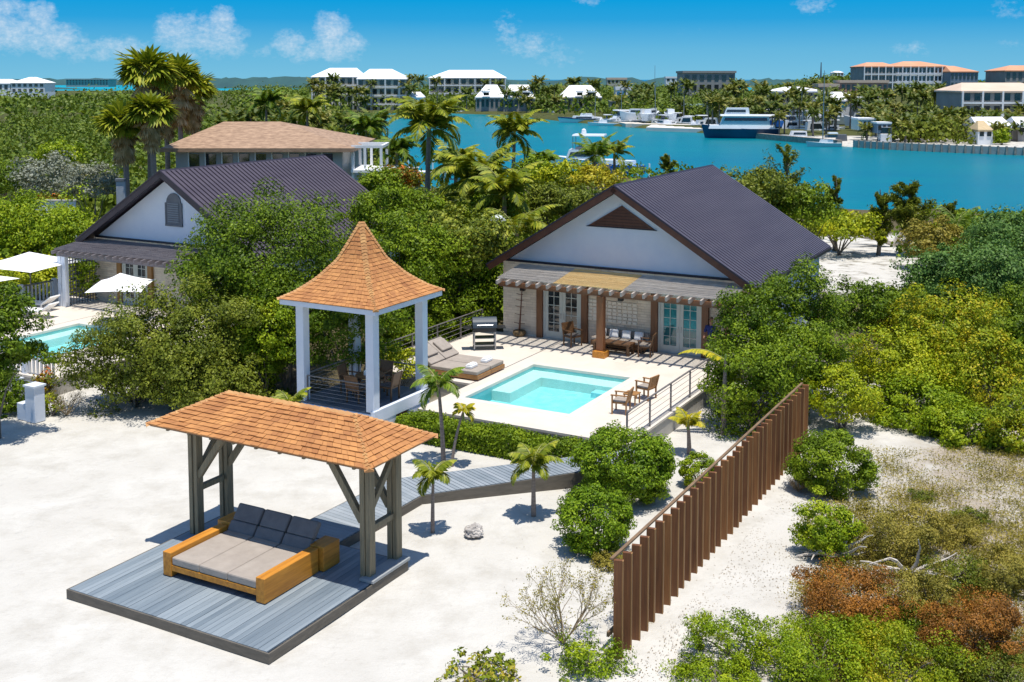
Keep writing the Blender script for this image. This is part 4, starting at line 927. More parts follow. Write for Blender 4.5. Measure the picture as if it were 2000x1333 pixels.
# ---------------------------------------------------------------- brown roofed house
Yh = 86.0
a_, c_ = at(312, 290, Yh), at(690, 291, Yh); zb = -1.0
bh_ = thing('hip_roof_house', 'house with broad tan shingle hip roof behind the far left cottage', 'house', ((a_.x+c_.x)/2, Yh, zb), 0)
HW = (c_.x-a_.x)/2; ez = a_.z-zb; dp = 14; rz_ = at(490, 238, Yh+dp/2).z-zb; r0 = at(437, 238, Yh+dp/2).x-(a_.x+c_.x)/2; r1 = at(548, 238, Yh+dp/2).x-(a_.x+c_.x)/2
MB().add([(-HW, 0, ez), (HW, 0, ez), (HW, dp, ez), (-HW, dp, ez), (r0, dp/2, rz_), (r1, dp/2, rz_), (-HW, 0, ez-.3), (HW, 0, ez-.3), (HW, dp, ez-.3), (-HW, dp, ez-.3)], [(0, 1, 5, 4), (1, 2, 5), (2, 3, 4, 5), (3, 0, 4), (0, 6, 7, 1), (1, 7, 8, 2), (2, 8, 9, 3), (3, 9, 6, 0), (9, 8, 7, 6)]).build('roof', M_roofbrown, bh_)
MB().box(-HW+.9, HW-1.0, 1.0, dp-1, 0, ez-.3).build('wall', mat('grey_white_wall', (.34, .35, .35), (.46, .46, .45), .8, .6), bh_)
for k in range(9):
    x = -HW+2+k*(2*HW-4.5)/8; MB().box(x, x+.75, .93, .998, ez-1.8, ez-.5).build('window', M_glass, bh_)
    MB().box(x-.12, x-.03, .90, .997, ez-1.9, ez-.32).build('window_trim', M_white2, bh_)
pr_ = thing('white_porch_frame', 'white open porch frame at the right end of the tan roofed house', 'porch', (at(742, 284, Yh).x, Yh+1, zb), 0)
x0_ = at(686, 284, Yh+1).x-at(742, 284, Yh).x; zt_ = at(740, 284, Yh+1).z-zb
MB().box(x0_, .15, -.1, .1, zt_-.22, zt_).box(x0_, .15, 4, 4.2, zt_-.22, zt_).box(-.05, .15, .1, 4, zt_-.22, zt_).build('beam', M_white2, pr_)
for x in (-.03, x0_*.55, x0_*.95):
    for y in (0, 4.1): MB().box(x-.1, x+.1, y-.1, y+.1, 0, zt_-.225).build('post', M_white2, pr_)
MB().box(x0_, .8, -.4, 5, at(740, 334, Yh).z-zb-.2, at(740, 334, Yh).z-zb).build('floor', M_white2, pr_)
# ---------------------------------------------------------------- far buildings
def fbld(name, lab, cat, u0, u1, vt, ve, vb, Y, dep, wall, roof, style='hip', st=2, bays=6, r0=.25, r1=.75, bal=False, over=.04, gm=None, win=True, z0=3):
    a, c = at(u0, ve, Y), at(u1, ve, Y); zb_ = at(u0, vb, Y).z; cx_ = (a.x+c.x)/2; hw = (c.x-a.x)/2; H_ = a.z-zb_; zr = at(u0, vt, Y+dep*.3).z-zb_
    t = thing(name, lab, cat, (cx_, Y, zb_-z0), 0)
    o = hw*over
    MB().box(-hw+o, hw-o, 0, dep, 0, H_+z0-.05).build('wall', wall, t)
    if style == 'hip':
        X0, X1 = -hw+2*hw*r0, -hw+2*hw*r1
        MB().add([(-hw, -o, H_+z0), (hw, -o, H_+z0), (hw, dep+o, H_+z0), (-hw, dep+o, H_+z0), (X0, dep/2, zr+z0), (X1, dep/2, zr+z0), (-hw, -o, H_+z0-.4), (hw, -o, H_+z0-.4), (hw, dep+o, H_+z0-.4), (-hw, dep+o, H_+z0-.4)],
                 [(0, 1, 5, 4), (1, 2, 5), (2, 3, 4, 5), (3, 0, 4), (0, 6, 7, 1), (1, 7, 8, 2), (2, 8, 9, 3), (3, 9, 6, 0)]).build('roof', roof, t)
    elif style == 'gable':
        MB().prism_y([(-hw, H_+z0), (hw, H_+z0), (0, zr+z0)], -o, dep+o).build('roof', roof, t)
    else:
        MB().box(-hw, hw, -o, dep+o, H_+z0-.04, H_+z0+max(.3, zr-H_)).build('roof', roof, t)
    if win:
        sh = H_/st; bwid = 2*(hw-o)/bays
        for s_ in range(st):
            for k in range(bays):
                x = -hw+o+bwid*k; MB().box(x+bwid*.22, x+bwid*.78, -.12, -.01, z0+sh*s_+sh*.22, z0+sh*s_+sh*.80).build('window', gm or M_glass, t)
            if bal: MB().box(-hw+o, hw-o, -.14-hw*.03, -.13, z0+sh*s_-.1, z0+sh*s_+.35).build('balcony', M_white2, t)
        if bal:
            for k in range(0, bays+1, 2): x = -hw+o+bwid*k; MB().box(x-.2, x+.2, -.16-hw*.03, -.131, z0, H_+z0-.1).build('column', M_white2, t)
    return t
fbld('apartment_block', 'cream apartment block with white hip roof behind dark palms, left half of the pair', 'apartment block', 607, 705, 133, 150, 222, 480, 22, M_cream, M_farroof, st=4, bays=7, r0=.3, r1=.85, bal=True)
fbld('apartment_block', 'cream apartment block with white hip roof and open balconies, right half of the pair', 'apartment block', 696, 795, 135, 154, 222, 472, 22, M_cream, M_farroof, st=4, bays=7, r0=.2, r1=.65, bal=True)
fbld('apartment_block', 'wide apartment block with white hip roof standing behind the tall coconut palm', 'apartment block', 836, 990, 137, 152, 200, 530, 26, M_cream, M_farroof, st=3, bays=10, r0=.25, r1=.82, bal=True)
fbld('waterfront_house', 'white roofed waterfront house with grey lower storey, leftmost of three', 'house', 928, 985, 166, 190, 214, 452, 12, M_greywall, M_farroof, st=1, bays=6, r0=.35, r1=.75)
fbld('waterfront_house', 'white roofed waterfront house with dark dormers, middle of three', 'house', 982, 1046, 166, 192, 214, 448, 12, M_greywall, M_farroof, st=1, bays=6, r0=.2, r1=.8)
fbld('waterfront_house', 'white roofed waterfront house with curved look and two dormers, rightmost of three', 'house', 1092, 1177, 167, 190, 214, 444, 12, M_greywall, M_farroof, st=1, bays=7, r0=.25, r1=.75)
for i, (u, Y, nm) in enumerate(((1003, 446, 1), (1028, 446, 1), (1132, 442, 2), (1155, 442, 2), (950, 450, 0))):
    p = at(u, 184, Y); par = [bpy.data.objects['waterfront_house'], bpy.data.objects['waterfront_house.001'], bpy.data.objects['waterfront_house.002']][nm]
    q = Vector(p)-Vector(par.location); MB().cbox(q, (2.2, 3, 1.2)).build('dormer', M_glass, par); MB().cbox(q+Vector((0, 0, .9)), (3.0, 3.6, .5)).build('dormer_roof', M_farroof, par)
fbld('small_house', 'small white house with blue glazing among far shore trees', 'house', 1202, 1235, 170, 176, 192, 470, 8, M_white2, M_farroof, 'flat', st=1, bays=3, gm=mat('blue_glass', (.05, .22, .42), None, .3))
fbld('boat_shed', 'long low grey shed with flat roof behind the moored yachts', 'shed', 1191, 1240, 197, 199, 216, 395, 8, M_greywall, M_greywall, 'flat', st=1, bays=4)
fbld('concrete_house', 'grey flat roofed modern concrete house on the skyline', 'house', 1333, 1438, 139, 143, 200, 505, 20, M_greywall, mat('grey_slab', (.28, .26, .24), (.36, .34, .31), .8), 'flat', st=3, bays=7)
fbld('marina_house', 'long low marina building with thin white roof and dark veranda', 'house', 1511, 1612, 170, 178, 203, 335, 10, M_greywall, M_farroof, 'hip', st=1, bays=9, r0=.3, r1=.6)
fbld('marina_house', 'white gabled marina house with teal windows', 'house', 1608, 1690, 180, 196, 214, 318, 10, M_white2, M_farroof, 'hip', st=1, bays=5, r0=.1, r1=.6, gm=mat('teal_glass', (.05, .25, .30), None, .3))
fbld('marina_house', 'grey walled marina house with white flat roof right of the gabled one', 'house', 1678, 1733, 190, 198, 222, 306, 9, M_greywall, M_farroof, 'flat', st=1, bays=4)
fbld('long_villa', 'low salmon coloured villa row below the orange roofed hotel, left part', 'house', 1598, 1640, 164, 170, 184, 400, 8, mat('salmon_wall', (.50, .26, .19), (.6, .34, .25), .8), M_farbeige, 'flat', st=1, bays=5)
fbld('long_villa', 'low pink villa row below the orange roofed hotel, right part', 'house', 1640, 1736, 157, 162, 180, 404, 8, mat('salmon_wall', (.5, .26, .19), None, .8), M_farbeige, 'flat', st=1, bays=9)
fbld('hotel', 'white hilltop hotel with low orange tiled roof, left wing', 'hotel', 1687, 1752, 122, 130, 178, 440, 18, M_greywall, M_farorange, st=3, bays=9, r0=.3, r1=.8, bal=True)
fbld('hotel', 'white hilltop hotel with wide orange tiled roof and dark windows, middle wing', 'hotel', 1745, 1858, 120, 130, 178, 444, 18, M_white2, M_farorange, st=3, bays=14, r0=.3, r1=.6, bal=True)
fbld('hotel', 'hilltop hotel wing with steeper orange roof above blue shaded balconies', 'hotel', 1856, 1912, 129, 140, 176, 436, 16, mat('bluegrey_wall', (.16, .22, .28), (.24, .3, .36), .8), M_farorange, st=2, bays=7, r0=.1, r1=.4)
fbld('hotel', 'grey building with orange roof at the right edge of the skyline', 'hotel', 1962, 2060, 128, 138, 180, 430, 18, M_greywall, M_farorange, st=2, bays=8, r0=.3, r1=.7)
fbld('resort_building', 'three storey resort building with broad beige roof and balconies', 'hotel', 1876, 2060, 162, 178, 252, 262, 16, M_greywall, M_farbeige, st=3, bays=9, r0=.15, r1=.8, bal=True)
fbld('white_roof_shed', 'long white roofed shed in front of the beige roofed resort', 'shed', 1908, 1976, 229, 246, 262, 232, 8, M_greywall, M_farroof, 'hip', st=1, bays=5, r0=.05, r1=.95)
fbld('white_roof_shed', 'white roofed shed cut by the right edge of the photo', 'shed', 1988, 2050, 229, 246, 262, 233, 8, M_greywall, M_farroof, 'hip', st=1, bays=4, r0=.05, r1=.95)
fbld('beach_hut', 'tan thatched hut with white base near the right sea wall', 'hut', 1910, 1940, 236, 254, 270, 222, 5, M_white2, mat('tan_thatch', (.48, .36, .20), (.6, .46, .28), .9), 'hip', st=1, bays=2, r0=.3, r1=.7)
fbld('container_office', 'pale green container office on the marina sand', 'container', 1676, 1711, 231, 234, 252, 236, 5, mat('pale_teal_wall', (.34, .50, .48), (.42, .58, .56), .6), M_white2, 'flat', st=1, bays=4, z0=.3)
fbld('container_office', 'grey container with blue front on the marina sand', 'container', 1713, 1742, 240, 242, 258, 228, 4, mat('bluegrey_wall', (.16, .22, .28), None, .8), M_white2, 'flat', st=1, bays=3, z0=.3)
fbld('villa', 'white roofed villa at the left edge of the skyline', 'house', -30, 30, 155, 163, 178, 640, 12, M_white2, M_farroof, st=1, bays=5)
fbld('villa', 'white roofed villa with steep hip on the left skyline', 'house', 20, 88, 151, 162, 182, 600, 14, M_white2, M_farroof, st=2, bays=6, r0=.4, r1=.6)
fbld('beach_hotel', 'distant long grey hotel across the turquoise bay', 'hotel', 127, 213, 154, 156, 166, 1500, 30, M_greywall, M_greywall, 'flat', st=3, bays=14)
fbld('small_house', 'tiny white house on the green hill left of the orange roofed hotel', 'house', 1630, 1648, 139, 142, 148, 560, 8, M_white2, M_farroof, 'hip', st=1, bays=3)
fbld('small_house', 'small white house on the skyline left of the concrete house', 'house', 1300, 1330, 150, 153, 160, 900, 10, M_white2, M_farroof, 'flat', st=1, bays=3)
fbld('small_house', 'low white and brown building on the skyline behind the tall mast', 'house', 1185, 1225, 152, 156, 164, 1000, 12, M_cream, M_farbeige, 'flat', st=1, bays=5)
fbld('small_house', 'white house between cream blocks and the white waterfront houses', 'house', 795, 828, 180, 190, 212, 462, 9, M_white2, M_farroof, 'hip', st=1, bays=3)
fbld('boathouse', 'low dark fronted boathouse with pale flat roof behind the marina yard', 'shed', 1325, 1385, 204, 208, 222, 372, 10, M_slate, mat('pale_teal_roof', (.35, .48, .46), None, .7), 'flat', st=1, bays=6)
# antenna masts
for (u, v0, v1, Y, lab) in ((1603, 122, 160, 545, 'dark thin antenna mast on the green hill'),):
    p = at(u, v0, Y); q = at(u, v1, Y); o = MB().tube([(0, 0, 0), (0, 0, p.z-q.z)], [.5, .2], 6).build('antenna_mast', M_slate); o.location = q; tag(o, lab, 'antenna')
# ---------------------------------------------------------------- sea walls, jetties, sand spit
def wall_line(name, lab, pts, z0, z1, th, m_, cat='sea wall', piles=None):
    P0 = G(*pts[0], -2.0); t = thing(name, lab, cat, (P0.x, P0.y, 0), 0); mb = MB(); mp = MB()
    for a, c in zip(pts[:-1], pts[1:]):
        A = G(*a, -2.0); C_ = G(*c, -2.0); A = A-P0; C_ = C_-P0; A.z = C_.z = (z0+z1)/2; mb.beam(A, C_, th, z1-z0)
        if piles:
            L = (C_-A).length; n_ = int(L/piles); d = (C_-A).normalized(); nn = Vector((d.y, -d.x, 0)); nn = nn if nn.y < 0 else -nn
            for i in range(n_): q = lerp(A, C_, i/n_)+nn*(th/2+.12); mp.cbox((q.x, q.y, (z0+z1)/2), (.3, .3, z1-z0+.35))
    mb.build('wall', m_, t)
    if piles: mp.build('pile', M_dock, t)
wall_line('sea_wall', 'pale concrete sea wall with dark piles along the right far bank', [(2110, 306), (2000, 304), (1870, 299), (1740, 293), (1668, 288)], -2.6, -.55, .7, M_conc, piles=1.4)
wall_line('quay', 'low dark edged quay behind the moored boats', [(1640, 286), (1520, 275), (1400, 263)], -2.6, -.7, 1.2, M_dock)
wall_line('jetty', 'long pale jetty reaching out from the marina sand spit', [(1390, 252), (1240, 249), (1225, 246)], -2.3, -.9, 5.5, mat('pale_jetty', (.55, .48, .40), (.68, .62, .54), .9, .6), 'jetty')
wall_line('jetty', 'pale waterfront boardwalk below the white waterfront houses', [(900, 219), (1060, 224)], -2.3, -1.2, 2.0, M_dock, 'jetty')
wall_line('jetty', 'white waterfront dock below the cream apartment blocks', [(735, 219), (830, 219)], -2.3, -1.0, 2.0, M_conc, 'jetty')
sp_ = thing('sand_spit', 'pale sand yard of the marina behind the jetty', 'sand spit', (G(1320, 246, -1).x, G(1320, 246, -1).y, 0), 0)
q0 = Vector(sp_.location); pl = [G(u, v, -1.0)-q0 for u, v in ((1262, 249), (1395, 253), (1405, 238), (1290, 236))]
MB().poly([(p.x, p.y) for p in pl], -2.5, -1.0).build('sand', mat('far_sand', (.66, .60, .54), (.74, .69, .63), .95, .3), sp_)
sp_['kind'] = 'structure'
for i, (u, v, lab) in enumerate(((797, 330, 'white mooring post left of the coconut palm'), (868, 345, 'white mooring post right of the coconut palm trunk'), (845, 338, 'white mooring post nearest the coconut palm trunk'), (758, 335, 'white mooring post beside the porch frame'), (1245, 348, 'white mooring post left of the near cottage ridge'), (1268, 346, 'short white mooring post behind the near cottage roof'))):
    p = G(u, v, -2.0); o = MB().tube([(0, 0, 0), (0, 0, 2.9 if i < 4 else 1.9)], .14, 8).build('mooring_post', M_white2); o.location = p; tag(o, lab, 'mooring post', 'mooring posts by the near bank')
p = G(830, 350, -2); t = thing('dock', 'white timber dock on the near bank behind the coconut palm', 'dock', (p.x, p.y, -2), R(-8))
MB().box(-9, 9, -1.2, 1.2, .9, 1.1).build('deck', M_white2, t)
for k in range(7): MB().box(-8.8+k*2.9, -8.6+k*2.9, -1.1, -.9, -.5, .89).build('pile', M_white2, t)
p = G(822, 385, -1); t = thing('utility_cabinet', 'small pale blue pump cabinet beside the coconut palm trunk', 'cabinet', (p.x-1, p.y, zg(p.x, p.y)), 0); MB().box(-.7, .7, -.4, .4, 0, 3.2).box(-.8, .8, -.5, .5, 3.21, 3.3).build('box', M_white2, t); MB().box(-.2, .2, -.42, -.405, 1.9, 2.3).build('vent', M_black, t)
# ---------------------------------------------------------------- boats
def boat(name, lab, cat, u, v, L, beam_, fb, rz, hm, cabins=(), mast=None, stripe=None, extra=()):
    p = G(u, v, -2.0); t = thing(name, lab, cat, (p.x, p.y, -2.0), R(rz)); n_ = 12; vs = []; prof_ = []
    for i in range(n_+1):
        s = i/n_; x = -L/2+L*s; w1 = beam_/2*(1-max(0, (s-.45)/.55)**2.2)*(1 if s > .02 else .9); z1 = fb*(1+.45*max(0, s-.4)**1.5*2)
        w0 = w1*.72; xo = L*.06*max(0, (s-.6)/.4)**2
        vs += [(x, -w0, -.3), (x+xo, -max(w1, .03), z1), (x+xo, max(w1, .03), z1), (x, w0, -.3)]
    fs = []
    for i in range(n_):
        a = i*4; fs += [(a, a+4, a+5, a+1), (a+1, a+5, a+6, a+2), (a+2, a+6, a+7, a+3)]
    fs += [(0, 1, 2, 3), (n_*4+3, n_*4+2, n_*4+1, n_*4)]
    MB().add(vs, fs).build('hull', hm, t)
    if stripe:
        MB().add([(x, y*1.0, z+.02) for x, y, z in vs if z > 0], []).v
        r_ = MB()
        for i in range(n_):
            for sd_, o_ in ((1, -1), (2, 1)):
                a, c = Vector(vs[i*4+sd_]), Vector(vs[i*4+4+sd_]); r_.beam(a+Vector((0, o_*.04, .05)), c+Vector((0, o_*.04, .05)), .12, .35)
        r_.build('gunwale', stripe, t)
    for (x0, x1, w_, z0, z1, m_, nm) in cabins:
        s = .12*(z1-z0)
        mb = MB().add([(x0*L, -w_*beam_/2, z0), (x1*L, -w_*beam_/2, z0), (x1*L, w_*beam_/2, z0), (x0*L, w_*beam_/2, z0), (x0*L+s, -w_*beam_/2*.94, z1), (x1*L-s*3, -w_*beam_/2*.94, z1), (x1*L-s*3, w_*beam_/2*.94, z1), (x0*L+s, w_*beam_/2*.94, z1)], [(0, 3, 2, 1), (4, 5, 6, 7), (0, 1, 5, 4), (1, 2, 6, 5), (2, 3, 7, 6), (3, 0, 4, 7)]).build(nm, m_, t)
    if mast: MB().tube([(mast[0]*L, 0, fb), (mast[0]*L, 0, fb+mast[1])], [.13, .06], 6).build('mast', mast[2] if len(mast) > 2 else M_chrome, t)
    for mb_, nm, m_ in extra: mb_.build(nm, m_, t)
    return t
Wm, Gm = M_hullw, M_glass
boat('motor_yacht', 'long white motor yacht with dark hull line at the far dock', 'boat', 1133, 240, 13, 4, 1.2, 172, Wm, ((-.35, .2, .8, 1.2, 2.2, Wm, 'cabin'), (-.3, .1, .82, 1.5, 1.95, Gm, 'cabin_window'), (-.3, .0, .6, 2.2, 3.0, Wm, 'flybridge')), None, M_hulln)
boat('motor_yacht', 'white flybridge yacht with flat white canopy at the far dock', 'boat', 1214, 244, 11, 4, 1.3, 200, Wm, ((-.35, .25, .8, 1.3, 2.8, Wm, 'cabin'), (-.3, .15, .82, 1.8, 2.4, Gm, 'cabin_window'), (-.42, .2, .95, 4.3, 4.6, Wm, 'canopy'), (-.2, .1, .6, 2.8, 4.3, M_slate, 'flybridge')))
boat('motor_yacht', 'low white open boat moored left of the jetty tip', 'boat', 1180, 246, 9, 2.8, .8, 176, Wm, ((-.1, .2, .5, .8, 1.7, Wm, 'console'),))
boat('ferry', 'navy hulled ferry with white two deck superstructure', 'ferry', 1448, 270, 17, 5.5, 2.3, 172, M_hulln, ((-.45, .46, .99, 2.3, 3.1, Wm, 'bulwark'), (-.38, .30, .85, 3.1, 5.3, mat('pale_blue_paint', (.35, .52, .58), (.42, .6, .66), .5), 'cabin'), (-.34, .25, .87, 4.2, 4.9, Gm, 'cabin_window'), (-.45, .30, .95, 5.3, 5.6, Wm, 'roof_deck'), (-.1, .24, .6, 5.6, 7.2, Wm, 'wheelhouse'), (-.05, .22, .62, 6.2, 6.8, Gm, 'wheelhouse_window')), (.05, 5.0), None)
boat('covered_boat', 'boat under bright blue tarpaulin beside the navy ferry', 'boat', 1528, 258, 10, 3.4, 1.4, 160, M_hulln, ((-.45, .4, .95, 1.4, 3.0, M_bluecanvas, 'tarpaulin'),))
boat('motor_yacht', 'tall white motor yacht with stacked decks behind the blue tarpaulin', 'boat', 1552, 248, 13, 4.4, 1.8, 170, Wm, ((-.4, .3, .85, 1.8, 3.4, Wm, 'cabin'), (-.35, .22, .87, 2.3, 2.9, Gm, 'cabin_window'), (-.35, .15, .75, 3.4, 5.0, Wm, 'flybridge'), (-.3, .05, .77, 4.0, 4.5, Gm, 'bridge_window'), (-.3, .1, .7, 5.9, 6.1, Wm, 'hardtop')), (-.1, 6))
boat('motor_yacht', 'white motor cruiser moored behind the ferry stern', 'boat', 1500, 246, 12, 4.2, 1.6, 8, Wm, ((-.4, .3, .85, 1.6, 3.2, Wm, 'cabin'), (-.35, .2, .87, 2.1, 2.8, Gm, 'cabin_window'), (-.3, .12, .75, 4.6, 4.9, Wm, 'hardtop'), (-.25, .1, .5, 3.2, 4.6, M_slate, 'flybridge')))
boat('small_cruiser', 'small white cruiser with dark window band between tarpaulin and sailing boat', 'boat', 1560, 275, 7, 2.6, 1.0, 175, Wm, ((-.25, .3, .8, 1.0, 2.2, Wm, 'cabin'), (-.2, .2, .82, 1.4, 1.9, Gm, 'cabin_window')))
boat('sailing_boat', 'white sailing boat with furled dark sail and tall mast at the sea wall', 'sailing boat', 1610, 287, 6.8, 2.3, .8, 174, mat('pale_grey_hull', (.5, .58, .58), None, .4), ((-.25, .15, .6, .8, 1.5, Wm, 'cabin'), (-.40, .0, .35, 1.9, 2.5, M_slate, 'furled_sail'), (-.38, -.1, .8, 2.7, 3.0, Wm, 'bimini')), (.05, 15.0))
boat('catamaran', 'grey canopied boat right of the sailing boat against the sea wall', 'boat', 1640, 284, 5, 2.2, .8, 170, M_slate, ((-.3, .2, .7, .8, 2.3, M_slate, 'canopy'),))
boat('sailing_boat', 'sailing boat with very tall bare mast behind the marina tree', 'sailing boat', 1281, 238, 10, 3, 1, 165, Wm, ((-.3, .1, .6, 1, 1.8, Wm, 'cabin'),), (.05, 17.5))
boat('moored_skiff', 'tiny white skiff at the waterfront houses, left one', 'boat', 968, 221, 6, 2.2, .8, 175, Wm, ((-.1, .2, .6, .8, 1.6, Wm, 'console'),))
boat('moored_skiff', 'tiny white boat at the waterfront houses, right one', 'boat', 1076, 226, 7, 2.4, .9, 160, Wm, ((-.2, .2, .6, .9, 2.0, Wm, 'console'),))
boat('moored_skiff', 'small white tied boat on the left side of the far waterfront', 'boat', 905, 222, 6, 2.2, .8, 175, Wm, ((-.1, .2, .6, .8, 1.6, Wm, 'console'),))
boat('motor_yacht', 'white yacht with blue windows at the right end of the far dock', 'boat', 1252, 240, 9, 3.4, 1.3, 190, Wm, ((-.35, .25, .8, 1.3, 2.9, Wm, 'cabin'), (-.3, .18, .82, 1.7, 2.4, M_slate, 'cabin_window')))
fs_ = boat('sport_fishing_boat', 'white sport fishing boat with long hardtop and radar moored beyond the bushes', 'boat', 1140, 330, 9.5, 4.0, 1.5, 168, Wm, ((-.30, .28, .85, 1.5, 3.1, Wm, 'cabin'), (-.22, .22, .87, 2.0, 2.7, Gm, 'cabin_window'), (-.28, .12, .80, 3.1, 3.5, M_slate, 'flybridge_rail'), (-.36, .17, .85, 5.2, 5.45, Wm, 'hardtop')))
m = MB()
for a in (-3.8, 1.5):
    for c in (-1.5, 1.5): m.box(a-.05, a+.05, c-.05, c+.05, 3.1, 5.2)
m.build('hardtop_leg', M_chrome, fs_); MB().lathe([(.35, 5.45), (.4, 5.6), (.35, 6.1), (.1, 6.3)], 10).build('radar_dome', M_hullw, fs_)
boat('motor_yacht', 'white boat with blue cover glimpsed behind bushes left of the cottage ridge', 'boat', 1212, 338, 7, 2.8, 1.2, 150, M_bluecanvas, ((-.3, .3, .8, 1.2, 1.9, Wm, 'cabin'),))
# vehicles on the marina side
def vehicle(name, lab, cat, u, v, L, w_, h, m_, rz, z=None):
    p = G(u, v, -1.0); zz_ = max(zg(p.x, p.y), -1.05); t = thing(name, lab, cat, (p.x, p.y, zz_), R(rz))
    MB().add([(-L/2, -w_/2, .3), (L/2, -w_/2, .3), (L/2, w_/2, .3), (-L/2, w_/2, .3), (-L/2, -w_/2, h*.6), (L/2, -w_/2, h*.55), (L/2, w_/2, h*.55), (-L/2, w_/2, h*.6)], [(0, 3, 2, 1), (4, 5, 6, 7), (0, 1, 5, 4), (1, 2, 6, 5), (2, 3, 7, 6), (3, 0, 4, 7)]).build('body', m_, t, bevel=.08)
    MB().box(-L*.42, L*.2, -w_*.42, w_*.42, h*.6, h).build('cabin', Gm, t, bevel=.1); MB().box(-L*.38, L*.15, -w_*.4, w_*.4, h+.002, h+.06).build('roof', m_, t)
    for a in (-L*.3, L*.32):
        for c in (-w_/2, w_/2): MB().tube([(a, c-.12, .35), (a, c+.12, .35)], .35, 10).build('wheel', M_black, t)
vehicle('van', 'white box van parked on the marina sand', 'van', 1727, 279, 5.2, 2.2, 3.2, M_white2, 80)
vehicle('parked_car', 'bright red car behind palms on the marina side', 'car', 1764, 232, 4.6, 1.9, 1.9, M_red, 5)
vehicle('parked_car', 'dark car right of the bright red car', 'car', 1786, 232, 4.8, 1.9, 1.9, M_hulln, 5)

# bits on the left behind the far cottage, and a lamp behind the sea grape
q = at(237, 385, 80); zt_ = at(237, 346, 80).z; g_ = zg(q.x, 80)
t = thing('water_tower', 'small grey square tower beside the silver bushes', 'tower', (q.x, 80, g_), .2); MB().box(-.3, .3, -.3, .3, 0, zt_-g_-.3).build('shaft', mat('blue_grey_render', (.30, .33, .38), (.38, .41, .46), .8), t); MB().box(-.36, .36, -.36, .36, zt_-g_-.29, zt_-g_-.12).build('cap', M_slate, t)
a = at(30, 383, 74); c = at(185, 390, 74); g_ = zg(a.x, 74)
t = thing('garden_wall', 'low white garden wall behind the red flowered shrub', 'wall', ((a.x+c.x)/2, 74, g_), 0); L = (c.x-a.x)/2; L = L/2; MB().box(-L, L, -.15, .15, 0, a.z-g_-.35).build('wall', M_stucco, t); MB().box(-L-.05, L+.05, -.2, .2, a.z-g_-.348, a.z-g_-.27).build('coping', M_conc, t)
q = at(972, 433, 53); g_ = zg(q.x, 53)
t = thing('lamp_post', 'pale round headed lamp on a thin post behind the sea grape tree', 'lamp', (q.x, 53, g_), 0); MB().tube([(0, 0, 0), (0, 0, q.z-g_-.2)], .04, 8).build('post', M_steel, t)
MB().lathe([(.05, q.z-g_-.22), (.34, q.z-g_-.12), (.40, q.z-g_+.05), (.25, q.z-g_+.25), (.05, q.z-g_+.32)], 16).build('lamp_head', M_frame, t, smooth=True)
# ---------------------------------------------------------------- vegetation
def leaves(C, N, size, asp=.58, spread=.62, fold=.18):
    """C centres (n,3), N preferred normals (n,3) -> (n,4,3) leaf-shaped quads"""
    n = len(C); nn = N+rng.normal(0, spread, (n, 3)); nn /= np.linalg.norm(nn, axis=1, keepdims=True)+1e-9
    a = rng.normal(0, 1, (n, 3)); a -= (a*nn).sum(1, keepdims=True)*nn; a /= np.linalg.norm(a, axis=1, keepdims=True)+1e-9
    b2 = np.cross(nn, a); s = (size*rng.uniform(.65, 1.35, (n, 1)))/2
    return np.stack([C-a*s, C+b2*s*asp+nn*s*fold, C+a*s, C-b2*s*asp+nn*s*fold], 1)
def crown(radii, size, clumps, per, seed=0, cr=.30, low=-.35, droop=0, flat=.8, irr=.25, fill=.12):
    """a crown of leaf clumps spread over a lumpy ellipsoid; returns quads and clump centres"""
    r = np.random.default_rng(seed); radii = np.array(radii, float)
    d = r.normal(0, 1, (clumps*4, 3)); d /= np.linalg.norm(d, axis=1, keepdims=True); d = d[d[:, 2] > low][:clumps]; k = len(d)
    ph = r.uniform(0, 6.28, 6)
    lump = 1+irr*.6*np.sin(3*np.arctan2(d[:, 1], d[:, 0])+ph[0])*np.cos(2.3*d[:, 2]*2+ph[1])+irr*r.uniform(-1, .7, k)
    if irr > .2: lump = lump+np.where(r.random(k) < .14, r.uniform(.1, .38, k), 0)
    Cc = d*radii*(lump*.86)[:, None]
    rc = cr*radii.mean()*r.uniform(.55, 1.25, k)
    n = k*per; ci = np.repeat(np.arange(k), per)
    o = r.normal(0, 1, (n, 3)); on = np.linalg.norm(o, axis=1, keepdims=True); o = o/on*(r.uniform(.25, 1.0, (n, 1))**.5)
    o[:, 2] = np.where(o[:, 2] < 0, o[:, 2]*.55, o[:, 2])
    P = Cc[ci]+o*rc[ci][:, None]*np.array([1, 1, flat]); N = o*.8+d[ci]*.6+np.array([0, 0, .35-droop])
    nf = int(n*fill)
    if nf:
        q = r.normal(0, 1, (nf, 3)); q /= np.linalg.norm(q, axis=1, keepdims=True); q[:, 2] = np.maximum(q[:, 2], low); q *= radii*r.uniform(.45, .85, (nf, 1)); P = np.vstack([P, q]); N = np.vstack([N, q])
    V = leaves(P, N, size); return V, Cc
